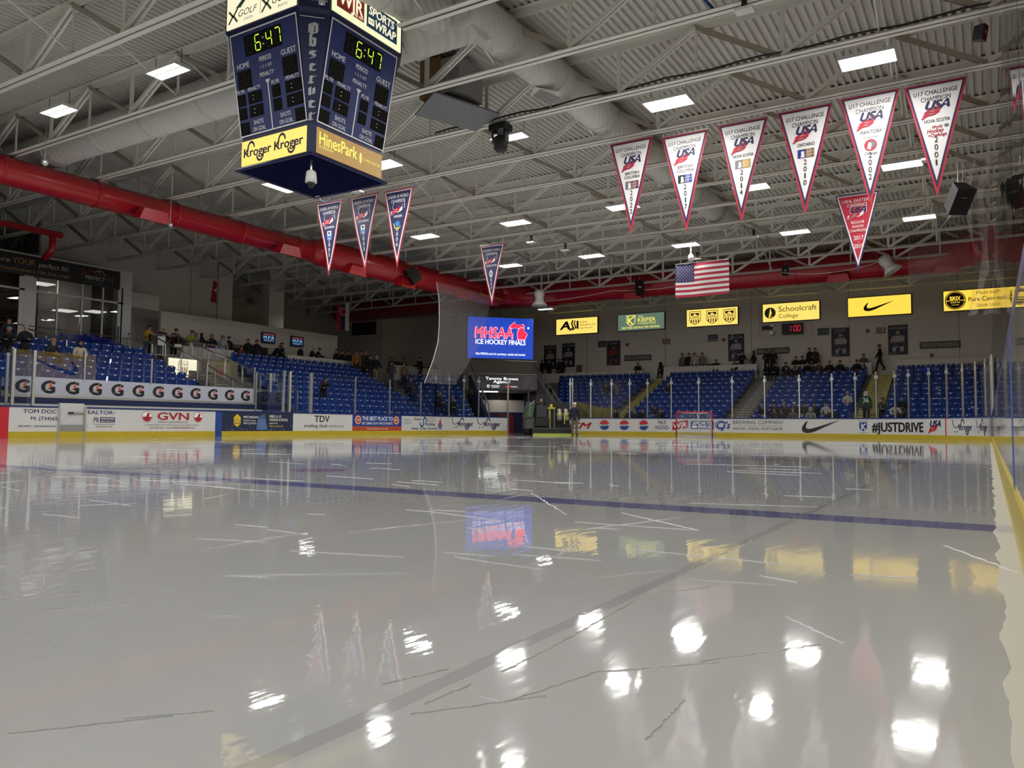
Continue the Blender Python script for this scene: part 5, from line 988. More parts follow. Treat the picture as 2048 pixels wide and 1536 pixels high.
SECN = {'A': 'the left stand behind the bench', 'B': 'the stand along the left side', 'C': 'the corner stand left of the gate', 'D': 'the stand right of the gate', 'E': 'the stand behind the goal', 'F': 'the stand between the right stairs', 'G': 'the stand right of all stairs', 'H': 'the right corner stand'}
ORD = ('lowest', 'second', 'third', 'fourth', 'fifth', 'sixth', 'seventh', 'eighth', 'ninth', 'tenth', 'top')
vis = sorted([s for s in seats if s[1] > 11], key=lambda s: s[0]**2+s[1]**2)
near = vis[:300]; far = vis[300:]+[s for s in seats if s[1] <= 11]
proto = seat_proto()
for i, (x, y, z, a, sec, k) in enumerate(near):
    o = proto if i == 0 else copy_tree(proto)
    o.location = (x, y, z); o.rotation_euler = (0, 0, a)
    o['label'] = 'blue plastic folding seat in the %s row of %s' % (ORD[k-4] if sec == 'A' else ORD[k], SECN[sec]); o['group'] = 'blue seats, %s row of %s' % (ORD[k-4] if sec == 'A' else ORD[k], SECN[sec])
def seatbulk(lst):
    vs0 = []; fs0 = []; ms = []
    for ch in proto.children:
        k = len(vs0); vs0 += [v.co.copy() for v in ch.data.vertices]
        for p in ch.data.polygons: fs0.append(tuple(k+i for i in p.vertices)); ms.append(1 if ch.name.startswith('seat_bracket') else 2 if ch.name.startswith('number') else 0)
    V = np.array([tuple(v) for v in vs0]); n = len(V); vs = []; fs = []; mm = []
    for j, (x, y, z, a, sec, k) in enumerate(lst):
        c, s = math.cos(a), math.sin(a); Q = np.empty_like(V); Q[:, 0] = V[:, 0]*c-V[:, 1]*s+x; Q[:, 1] = V[:, 0]*s+V[:, 1]*c+y; Q[:, 2] = V[:, 2]+z
        vs.append(Q); fs += [tuple(j*n+i for i in f) for f in fs0]; mm += ms
    me = bpy.data.meshes.new('stadium_seats'); me.from_pydata(np.concatenate(vs).tolist(), [], fs); me.materials.append(SEATB); me.materials.append(DARKST); me.materials.append(GLINT); me.polygons.foreach_set('material_index', mm); me.polygons.foreach_set('use_smooth', [True]*len(fs)); me.update()
    o = bpy.data.objects.new('stadium_seats', me); COL.objects.link(o); tag(o, 'blue plastic folding seats filling the far rows of the stands', 'seat', kind='stuff')
seatbulk(far)
def stairs(x0, x1, m, txts, label, org=Fo, U=Fu, N=Fn, k1=11, kk=1., d0=1.0):
    t = thing('aisle_stairs', label, 'stairs', (org[0]+U[0]*(x0+x1)/2, org[1]+U[1]*(x0+x1)/2, 0))
    f = lambda x, y, z: Vector(org)+Vector(U)*x+Vector(N)*y+Vector((0, 0, z))
    for i in range(2*k1): 
        z = .35+.1575*(i+1); y = d0+RUN/2*i-.25; b = MB(f); b.box((x0, y, z-.3), (x1, y+.42, z), CONC); b.build('step', t)
        b = MB(f); b.box((x0, y-.006, z-.085), (x1, y, z-.005), m); b.box((x0, y-.006, z-.005), (x1, y+.05, z+.004), m); b.build('step_nosing', t)
        b = MB(lambda px, pz, d: f(px, y-.008-d, pz)); b.text(txts[i % len(txts)], (x0+x1)/2, z-.072, .045, BK if m is YSTEP else PW, (x1-x0)*.55, 0, bold=.03); b.build('lettering', t)
DKS = mat('step_dark', (.16, .15, .11), .8)
stairs(-20.35, -19.55, YSTEP, ('ASI ASPHALT', 'ASIPAVING.COM'), 'yellow nosed aisle stairs left of the goal stand')
stairs(-12.95, -11.8, DKS, ('WEINGARTZ.COM',), 'dark aisle stairs with white lettering right of the goal'); stairs(-6.15, -4.95, YSTEP, ('ASI ASPHALT', 'ASIPAVING.COM'), 'yellow nosed aisle stairs near the right corner')
stairs(23.4, 24.7, DKS, ('WEINGARTZ.COM',), 'dark aisle stairs left of the side stand, behind the railings', Lo, Lu, Ln)
# banners tied on the glass at the corner of the end stand
t = thing('draped_banner', 'yellow and grey cloth banner draped behind the end glass left of the yellow stairs', 'banner', (-21.6, 43.6, 1)); b = MB(); b.add([(-22.6, 43.5, .4), (-20.6, 43.3, .4), (-19.7, 43.6, 1.6), (-20.9, 43.5, 1.7), (-22.6, 43.6, 2.1), (-21.4, 43.2, 1.2)], [(0, 1, 5), (1, 2, 5), (2, 3, 5), (3, 4, 5), (4, 0, 5)], mat('cloth_mustard', C('6f6435'), .7, var=.35, vs=2)); b.build('cloth', t)
# ---------------------------------------------------------------- railings around the left stairs opening
def railing(pts, label, posts, h=1.0, glass=True):
    t = thing('stair_railing', label, 'railing', pts[0]); P = [Vector(p) for p in pts]
    b = MB(); b.tube([p+Vector((0, 0, h)) for p in P], .035, ALU, 8); b.build('top_rail', t)
    b = MB(); b.tube([p+Vector((0, 0, .08)) for p in P], .025, ALU, 6); b.build('bottom_rail', t)
    for a, c in zip(P, P[1:]):
        n = max(1, int((c-a).length/posts))
        for i in range(n+1): q = a.lerp(c, i/n); b = MB(); b.bar(q, q+Vector((0, 0, h)), .05, .05, ALU); b.build('rail_post', t)
        if glass: b = MB(); b.add([a+Vector((0, 0, .12)), c+Vector((0, 0, .12)), c+Vector((0, 0, h-.06)), a+Vector((0, 0, h-.06))], [(0, 1, 2, 3)], GLASS); b.build('glass_infill', t)
railing([(-34.9, 22.6, 3.75), (-28.0, 22.95, 1.0)], 'sloping railing from the left walkway down beside the bench', 1.15, 1.05, False)
railing([(-34.9, 24.0, 3.85), (-27.2, 24.9, .95)], 'sloping railing on the right side of the dark stairs', 1.15, 1.05)
railing([(-34.9, 22.6, 3.75), (-34.9, 24.0, 3.8)], 'level railing with papers on it where people lean', .7, 1.05)
railing([(-35.0, 24.9, 3.6), (-35.6, 27.6, 3.6)], 'short level railing right of the leaning people', .9, 1.05)
railing([(-35.3, 17.2, 3.5), (-33.4, 17.9, 2.95)], 'short sloping railing in front of the suite on the left', .9, 1.0, False)
railing([(-36.3, 22.4, 3.9), (-34.7, 22.6, 3.3)], 'short railing at the right end of the suite', .9, 1.0, False)
for y in (23.0, 23.9): b = MB(); b.box((-34.87, y, 4.3), (-34.86, y+.4, 4.75 if y < 23.5 else 4.45), PW); tag(b.build('paper_notice'), 'white paper on the walkway railing, %s' % ('larger left one' if y < 23.5 else 'smaller right one'), 'paper')
# wall below the walkway with the lit crest sign and its dim twin
b = MB(); b.box((-33.2, 22.3, -.1), (-33.0, 24.9, 3.6), mat('stair_wall', (.33, .31, .29), .7)); b.box((-33.0, 22.2, 1.0), (-28.2, 22.3, 2.0), NAVYW); struct(b, 'wall_left')
b = MB(); b.add([(-28.3, 23.05, 0), (-34.9, 22.8, 0), (-34.9, 22.8, 3.55), (-28.3, 23.05, .95)], [(0, 1, 2, 3)], mat('stair_wall', (.33, .31, .29), .7)); struct(b, 'wall_left')
def crest(x, y0, y1, z0, z1, face, lab, ink):
    t = thing('crest_sign', lab, 'sign', (x, (y0+y1)/2, z0)); f = frame((x, y0, z0), (0, 1, 0), (1, 0, 0)); w = y1-y0; h = z1-z0; b = MB(f); b.box((0, 0, -.03), (w, h, .01), face); b.build('sign_face', t); b = MB(f)
    cx_ = w*.5; shield(b, cx_, h*.1, .5, h*.8, .01, ink); shield(b, cx_, h*.14, .44, h*.73, .014, face); b.text('NTDP', cx_, h*.62, .13, ink, .38, .018, bold=.03)
    for k in range(4): b.box((cx_-.17+k*.1, h*.2, .018), (cx_-.12+k*.1, h*.55, .02), RED)
    b.build('lettering', t)
crest(-32.98, 22.35, 23.85, 2.7, 3.55, mat('crest_lit', C('f2e9cc'), .4, em=1.1), 'bright lit white sign with a striped crest under the left walkway', GOLD)
crest(-32.98, 24.15, 26.2, 2.75, 3.65, mat('crest_dim', C('8d836c'), .6), 'dim beige twin of the lit crest sign, right of it', BRZ)
# ================================================================= glazed suite on the left with its banner
t = thing('glazed_suite', 'white framed glazed suite above the left stand with dark windows', 'suite', (-37, 15, 3.6)); f = frame((-37, 0, 0), (0, 1, 0), (1, 0, 0)); WF = mat('suite_white', (.60, .60, .61), .5)
b = MB(f); b.box((22.2, 3.6, -.4), (22.85, 8.02, .02), WF); b.box((22.85, 3.6, -6), (22.9, 8.02, .02), WF); b.box((8, 7.95, -5), (22.85, 8.05, .0), WF); b.build('wall', t)
b = MB(f); b.box((17.9, 3.6, -.1), (18.25, 7.1, .03), WF); b.box((17.7, 3.6, -.05), (17.9, 7.0, .02), WF); b.box((18.25, 3.6, -.05), (18.4, 7.0, .02), WF); b.build('column', t)
for y0, y1, z0, z1 in ((18.4, 22.5, 6.38, 6.46), (8, 17.9, 6.38, 6.46), (18.4, 22.5, 3.6, 3.7)): b = MB(f); b.box((y0, z0, -.05), (y1, z1, .02), WF); b.build('mullion', t)
for y in (19.33, 20.45, 21.45, 22.4, 16.4, 14.9, 13.2): b = MB(f); b.box((y-.035, 3.6, -.05), (y+.035, 7.2 if y > 20 else 6.4, .02), WF); b.build('mullion', t)
for a, c in ((8, 13.2), (13.2, 14.9), (14.9, 16.4), (16.4, 17.7), (18.4, 19.33), (19.33, 20.45), (20.45, 21.45), (21.45, 22.4)):
    for z0, z1 in ((3.7, 6.38), (6.46, 7.9)): b = MB(f); b.box((a+.03, z0, -.02), (c-.03, z1, -.012), WINGL); b.build('window_pane', t)
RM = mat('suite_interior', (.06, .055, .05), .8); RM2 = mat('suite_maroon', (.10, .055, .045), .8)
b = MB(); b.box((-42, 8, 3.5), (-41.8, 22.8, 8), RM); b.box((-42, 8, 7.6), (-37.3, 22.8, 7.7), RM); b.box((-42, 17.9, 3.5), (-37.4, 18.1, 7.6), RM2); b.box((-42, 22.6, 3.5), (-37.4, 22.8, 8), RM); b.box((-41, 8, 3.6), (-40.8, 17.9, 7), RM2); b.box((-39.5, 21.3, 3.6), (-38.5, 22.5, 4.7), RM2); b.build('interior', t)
for i, (y, z) in enumerate(((16.8, 7.1), (19.5, 7.1), (21.0, 7.5), (20.6, 5.95), (22.15, 6.1))): b = MB(); b.box((-39.4, y-.25, z), (-38.6, y+.55, z+.05), EPIC); b.build('ceiling_lamp', t)
small_lamp((-39.5, 19, 7.4), 4, 2, 1)
t = thing('suite_banner', 'black banner with orange and white lettering over the suite windows', 'banner', (-36.95, 19, 7)); f = frame((-36.9, 0, 0), (0, 1, 0), (1, 0, 0)); b = MB(f); b.box((8, 7.05, 0), (22.2, 7.95, .02), BLACK, nx=6); b.build('cloth', t)
GLD = mat('banner_gold', C('b9894a'), .6); PLT = mat('banner_pale', C('b5b1ab'), .6); BRD = mat('banner_red', C('8c2b35'), .6)
b = MB(f); b.text('We are', 17.2, 7.52, .21, PLT, 1.3, .02, al='r', bold=.02); b.text('YOUR', 17.3, 7.52, .26, GLD, .95, .02, al='l', bold=.01); b.text('perfect fit!', 18.4, 7.52, .21, PLT, 1.3, .02, al='l', bold=.03); b.text('www.perfectfitrealty.com/usahockey | 734.210.1344', 19.75, 7.2, .13, GLD, 5.6, .02, al='r', bold=.015)
b.pline([(20.3, 7.5), (20.45, 7.58), (20.75, 7.78), (21.05, 7.6), (21.95, 7.58)], .04, .02, BRD); b.pline([(20.4, 7.58), (20.4, 7.76)], .07, .02, BRD); b.pline([(20.95, 7.74), (21.05, 7.8), (21.2, 7.7)], .03, .02, PLT); b.pline([(21.1, 7.78), (21.25, 7.84), (21.45, 7.66)], .03, .02, PLT)
b.text('PERFECT', 20.5, 7.34, .17, PLT, .95, .02, al='l', bold=.03); b.text('FIT', 21.52, 7.34, .17, GRT, .38, .02, al='l'); b.text('REALTY GROUP', 20.5, 7.18, .06, GRT, .8, .02, al='l', sp=1.2); b.build('lettering', t)
# blue tarp over the top rows
t = thing('tarpaulin', 'crumpled dark blue tarp covering the top rows below the suite', 'tarp', (-35, 20, 4)); vs = []; nn = 40
for j in range(6):
    for i in range(nn+1):
        u = i/nn; e = math.sin(PI*min(1, u*1.05+.03))**.35; vs.append((-34.3-j*.35, 18.2+4.3*u, 3.72+(.85*(j/5)**.7)*e+.05*math.sin(i*1.9+j*2.3)+.04*rnd.random()-(.0 if j else .15)))
b = MB(); b.add(vs, [(j*(nn+1)+i, j*(nn+1)+i+1, (j+1)*(nn+1)+i+1, (j+1)*(nn+1)+i) for j in range(5) for i in range(nn)], TARP); b.build('tarp_sheet', t, True)
b = MB(); b.bar((-34.2, 20.6, 3.5), (-34.2, 20.6, 4.9), .06, .06, BLACK); b.bar((-35.9, 15, 4.75), (-34.2, 22.3, 4.35), .04, .04, BLACK); tag(b.build('barrier'), 'thin black barrier rail along the tarp', 'railing')
# TVs over the counter
for i, y in enumerate((31.82, 34.1)):
    t = thing('wall_television', 'wall television showing a blue score table, %s' % ('left of the pair' if i == 0 else 'right of the pair'), 'television', (-37.85, y, 5.5)); f = frame((-37.88, y, 5.47), (0, 1, 0), (1, 0, 0)); b = MB(f); b.box((-.04, -.05, -.08), (1.0, .62, -.01), BLACK); b.build('tv_case', t); b = MB(f); b.box((0, 0, -.01), (.96, .56, .004), mat('tv_dark', C('16263f'), .3, em=.4)); b.build('screen', t)
    b = MB(f); ET = mat('tv_blue', C('7fb4e6'), .3, em=.9); ER = mat('tv_red', C('e0525a'), .3, em=.8); b.text('STANDINGS TABLE', .48, .46, .07, ER, .8, .006, bold=.03); b.text('M.P.R', .48, .22, .18, ET, .8, .006, bold=.05); b.text('MA 24 AT 4', .48, .08, .1, ET, .7, .006, bold=.03); b.build('picture', t)
# ================================================================= ice resurfacer at the gate
zc = Vector((-20.25, 36.2, 0)); YW = mat('machine_yellow', C('c9c23a'), .4); LIME = mat('lime_strip', C('cfd95a'), .4, em=.25); MG = mat('machine_grey', C('4a4c48'), .5); GRN = mat('machine_green', C('3f5a40'), .5, var=.35, vs=6)
t = thing('ice_resurfacer', 'black ice resurfacing machine parked in the gate with a driver on it', 'vehicle', tuple(zc)); ZR = .62; L_ = lambda x, y, z: (zc.x+x*math.cos(ZR)-y*math.sin(ZR), zc.y+x*math.sin(ZR)+y*math.cos(ZR), z)
b = MB(L_); b.box((-1.05, .9, .45), (1.1, 3.6, 1.75), BLACK); b.box((-.2, .5, .3), (1.1, .95, 1.78), BLACK); b.box((-.85, .45, .3), (.0, .9, 1.2), BLACK); b.build('snow_tank', t)
b = MB(L_); b.add([(-1.35, .2, .95), (-.95, .2, .95), (-.85, .2, 1.75), (-1.1, .2, 1.65), (-1.35, 2.8, .95), (-.95, 2.8, .95), (-.85, 2.8, 1.85), (-1.1, 2.8, 1.85)], [(0, 1, 2, 3), (7, 6, 5, 4), (0, 4, 5, 1), (1, 5, 6, 2), (2, 6, 7, 3), (3, 7, 4, 0)], GRN); b.build('side_panel', t)
b = MB(L_); b.box((-1.3, .3, .35), (-.85, 2.6, .95), MG); b.build('water_tank', t)
b = MB(L_); b.box((-.75, .2, .95), (-.2, .42, 1.62), mat('seat_charcoal', C('2c2f33'), .6)); b.box((-.75, .4, .9), (-.2, .95, 1.05), mat('seat_charcoal', C('2c2f33'), .6)); b.build('driver_seat', t)
b = MB(L_); b.box((-.8, .1, .5), (-.12, .3, .92), BLACK); b.box((-.95, .1, .15), (1.15, .8, .4), MG); b.build('rear_frame', t)
b = MB(L_); b.box((-1.0, -.35, .06), (1.15, .15, .34), BLACK); b.build('conditioner', t); b = MB(L_); b.box((-.98, -.42, .0), (1.15, -.36, .055), LIME); b.box((-.98, -.45, .065), (1.15, -.36, .10), LIME); b.build('squeegee', t)
b = MB(L_); b.bar(L_(0, 0, 0), L_(0, 0, 0), 1, 1, BLACK) if False else None
b.box((-.02, .3, .1), (.02, .34, 1.5), YW); b.box((.22, .3, .1), (.25, .34, 1.4), GREY); b.box((-.14, .25, 1.42), (.26, .33, 1.5), YW); b.box((.0, .22, 1.5), (.12, .33, 1.68), YW); b.build('lift_mast', t)
for x in (.48, .83):
    for z0 in (.78,): b = MB(); b.lathe([(.12, .78), (.155, .82), (.155, 1.2), (.12, 1.24), (.12, 1.42), (.1, 1.42)], (*L_(x+.02, .2, 0)[:2], 0), mat('tank_silver', C('8f8f86'), .35, metal=.5), 14); b.build('gas_tank', t, True); b = MB(); b.lathe([(.158, 1.1), (.158, 1.15)], (*L_(x+.02, .2, 0)[:2], 0), YW, 14); b.build('tank_strap', t)
b = MB(L_); 
for z in (.9, 1.16): b.box((.75, .05, z), (1.1, .1, z+.04), YW)
b.box((.74, .05, .6), (.78, .1, 1.18), YW); b.build('step_frame', t)
for x, y in ((-1.0, .9), (.95, .9), (-1.0, 2.9), (.95, 2.9)): b = MB(); b.lathe([(.1, -.13), (.34, -.13), (.36, -.08), (.36, .08), (.34, .13), (.1, .13)], L_(x, y, .36), BLACK, 18, 'x'); b.build('wheel', t, True)
b = MB(); b.tube([L_(-1.15, .15, 1.0), L_(-1.1, .1, 1.65), L_(-.85, .1, 1.85)], .02, ALU, 6); b.tube([L_(-.1, .15, .9), L_(-.05, .12, 1.6)], .02, ALU, 6); b.build('grab_rail', t)
# ================================================================= protective netting and its cable
def netsheet(P, lab, nu=8):
    me = bpy.data.meshes.new('safety_net'); n = len(P[0]); me.from_pydata([p for r in P for p in r], [], [(i*n+j, i*n+j+1, (i+1)*n+j+1, (i+1)*n+j) for i in range(len(P)-1) for j in range(n-1)]); me.materials.append(NET); uv = me.uv_layers.new(name='uv')
    for l in me.loops: v = l.vertex_index; uv.data[l.index].uv = ((v//n)*.5, (v % n)*.5)
    o = bpy.data.objects.new('safety_net', me); COL.objects.link(o); return tag(o, lab, 'net')
edge = [(-25.75, 33.2, 8.3), (-25.75, 33.45, 7.3), (-25.75, 33.5, 6), (-25.75, 33.4, 5), (-25.75, 33.0, 4), (-25.75, 32.3, 2.75)]
netsheet([[(p[0], p[1]+.9*j*(1-.1*i), p[2]) for j in range(7)] for i, p in enumerate(edge)], 'dark safety net hanging at the far left corner')
b = MB(); b.tube(edge, .025, PW, 6); tag(b.build('net_rope', None, True), 'pale rope edging the safety net at the left corner', 'rope')
ns = [(.0-.12*math.sin(i), 24.8+.3*math.cos(i*1.3), 8.2-i*.65) for i in range(8)]
netsheet([[(p[0]-.35+.12*j, p[1]+.25*math.sin(j*2.1+i), p[2]) for j in range(7)] for i, p in enumerate(ns)], 'gathered safety net hanging below the right loudspeaker')
netsheet([[(-3.2+.75*i, 41.6+.12*math.sin(j+i), 9.3+.12*i-.28*j) for j in range(7)] for i in range(6)], 'bunched safety net in front of the red duct elbow')
cab = []
for a, c, s in (((-25.75, 42.5, 8.5), (-19.5, 42.5, 8.75), .15), ((-19.5, 42.5, 8.75), (-14.5, 42.5, 8.75), .15), ((-9.5, 42.5, 8.9), (-4.5, 42.5, 9.0), .3), ((-4.5, 42.5, 9.0), (-2.4, 41.5, 9.6), .1), ((-2.4, 41.5, 9.6), (-.3, 30, 9.0), .3)):
    cab = [tuple(Vector(a).lerp(Vector(c), i/8)-Vector((0, 0, s*4*(i/8)*(1-i/8)))) for i in range(9)]
    b = MB(); b.tube(cab, .018, PW, 5); tag(b.build('net_cable', None, True), 'thin white cable sagging in front of the far red duct', 'cable', 'net cables across the far end')
# ================================================================= ice scratches (raised shavings left by skates)
SNW = mat('ice_shavings', (.72, .73, .74), .35); b = MB()
def scratch(P, w):
    vs = []; n = len(P)
    for i, p in enumerate(P):
        q = Vector(P[min(i+1, n-1)])-Vector(P[max(i-1, 0)]); q = Vector((-q.y, q.x)).normalized() if q.length else Vector((1, 0)); ww = w*(.25+.75*math.sin(PI*(i+.5)/n))*(.5+rnd.random())
        vs += [(p[0]-q.x*ww, p[1]-q.y*ww, .0004), (p[0], p[1], .0022), (p[0]+q.x*ww, p[1]+q.y*ww, .0004)]
    b.add(vs, [f for i in range(n-1) for f in ((3*i, 3*i+1, 3*i+4, 3*i+3), (3*i+1, 3*i+2, 3*i+5, 3*i+4))], SNW)
for ln in SCR: scratch([(ln[0][0]+(ln[-1][0]-ln[0][0])*i/24+.012*rnd.uniform(-1, 1)*ln[0][1]*.2, ln[0][1]+(ln[-1][1]-ln[0][1])*i/24+.3*len(ln[0:1])*0, 0) for i in range(25)], .0014*max(.5, ln[0][1]/1.8))
for k in range(150):
    y = 2.2+30*rnd.random()**1.7; x = -.5-rnd.random()*min(24, y*1.3+3); a = rnd.uniform(-.5, .6)+(PI/2 if rnd.random() < .2 else 0)+PI; cv = rnd.uniform(-.35, .35); L = rnd.uniform(.2, 1.5)*(.3+y/14); n = 14; P = []
    for i in range(n): P.append((x, y)); x += math.cos(a)*L/n; y += math.sin(a)*L/n*.6; a += cv/n
    if all(-25.5 < p[0] < -.2 and p[1] > 1.2 for p in P): scratch(P, .0006+.0009*P[0][1]/7)
o = b.build('skate_scratches'); tag(o, 'thin white skate scratches scattered over the ice', 'scratches', kind='stuff')
# ================================================================= people
EDG = {}
def skeleton(pose):
    J = {}
    P = dict(sit=0, lean=0, arms='down', step=0, twist=0)
    P.update(pose)
    sit, lean = P['sit'], P['lean']
    hz = .47 if sit else .93
    c, s = math.cos(lean), math.sin(lean)
    def T(x, y, z): return (x, y*c+z*s, hz+z*c-y*s)         # torso frame, leaning forward (+Y)
    J['pel'] = (0, 0, hz); J['spi'] = T(0, .0, .2); J['che'] = T(0, .0, .40); J['nec'] = T(0, .0, .52); J['hb'] = T(0, .02, .60); J['hc'] = T(0, .035, .70); J['ht'] = T(0, .03, .775)
    E = [('pel', 'spi', 't', .135, .125), ('spi', 'che', 't', .125, .135), ('che', 'nec', 't', .135, .055), ('nec', 'hb', 'h', .055, .065), ('hb', 'hc', 'h', .065, .088), ('hc', 'ht', 'h', .088, .062)]
    for sd, sg in (('l', -1), ('r', 1)):
        sh = T(sg*.185, 0, .45); J['s'+sd] = sh; E.append(('che', 's'+sd, 't', .135, .062))
        a = P['arms'] if isinstance(P['arms'], str) else P['arms'][0 if sg < 0 else 1]
        S = Vector(sh)
        if a == 'down': el, wr = S+Vector((sg*.05, -.02, -.27)), S+Vector((sg*.06, .05, -.52))
        elif a == 'rail': el, wr = S+Vector((sg*.07, .12, -.25)), S+Vector((-sg*.03, .36, -.24))
        elif a == 'fold': el, wr = S+Vector((sg*.06, .03, -.27)), S+Vector((-sg*.14, .22, -.24))
        elif a == 'knee': el, wr = S+Vector((sg*.05, .06, -.26)), S+Vector((-sg*.08, .3, -.31))
        elif a == 'phone': el, wr = S+Vector((sg*.04, .12, -.24)), S+Vector((-sg*.06, .32, -.1))
        elif a == 'point': el, wr = S+Vector((sg*.25, .06, -.06)), S+Vector((sg*.5, .1, -.03))
        elif a == 'face': el, wr = S+Vector((sg*.05, .17, -.2)), S+Vector((-sg*.06, .18, .04))
        elif a == 'swing': el, wr = S+Vector((sg*.04, -sg*.1, -.25)), S+Vector((sg*.03, -sg*.12+.12, -.46))
        d = (wr-el).normalized(); J['e'+sd] = tuple(el); J['w'+sd] = tuple(wr); pm_ = wr+d*.075; J['p'+sd] = tuple(pm_)
        E += [('s'+sd, 'e'+sd, 'a', .062, .048), ('e'+sd, 'w'+sd, 'a', .048, .032), ('w'+sd, 'p'+sd, 'x', .030, .036)]
        q = d.cross(Vector((0, 0, 1)) if abs(d.z) < .8 else Vector((0, 1, 0))).normalized(); dn = d.cross(q)
        for i, (o_, ln) in enumerate(((-.03, .07), (-.01, .08), (.01, .075), (.03, .055))):
            a1 = pm_+q*o_+d*ln*.5; a2 = a1+(d*.7+dn*.6).normalized()*ln*.5; J['f%s%d' % (sd, i)] = tuple(a1); J['g%s%d' % (sd, i)] = tuple(a2); E += [('p'+sd, 'f%s%d' % (sd, i), 'x', .036, .010), ('f%s%d' % (sd, i), 'g%s%d' % (sd, i), 'x', .010, .008)]
        a1 = wr+d*.04-q*sg*.04; J['f%s4' % sd] = tuple(a1); J['g%s4' % sd] = tuple(a1+d*.035-q*sg*.012); E += [('w'+sd, 'f%s4' % sd, 'x', .03, .011), ('f%s4' % sd, 'g%s4' % sd, 'x', .011, .009)]
        st = P['step']*sg; hp = (sg*.095, 0, hz-.02); J['h'+sd] = hp; E.append(('pel', 'h'+sd, 'p', .13, .095))
        if sit: kn = (sg*(.13+.04*P['twist']), .42, hz+.03); an = (sg*.14, .44+.06*sg*P['twist'], .09)
        else: kn = (sg*.10, .03+st*.5, .50); an = (sg*.11, -.02+st, .09+(.12 if st < -.15 else 0))
        to = (an[0]+sg*.02, an[1]+.17, an[2]-.05); J['k'+sd] = kn; J['n'+sd] = an; J['o'+sd] = to
        E += [('h'+sd, 'k'+sd, 'p', .092, .062), ('k'+sd, 'n'+sd, 'p', .062, .045), ('n'+sd, 'o'+sd, 's', .045, .038)]
    return J, E
PRO = {}
HAIR = {}
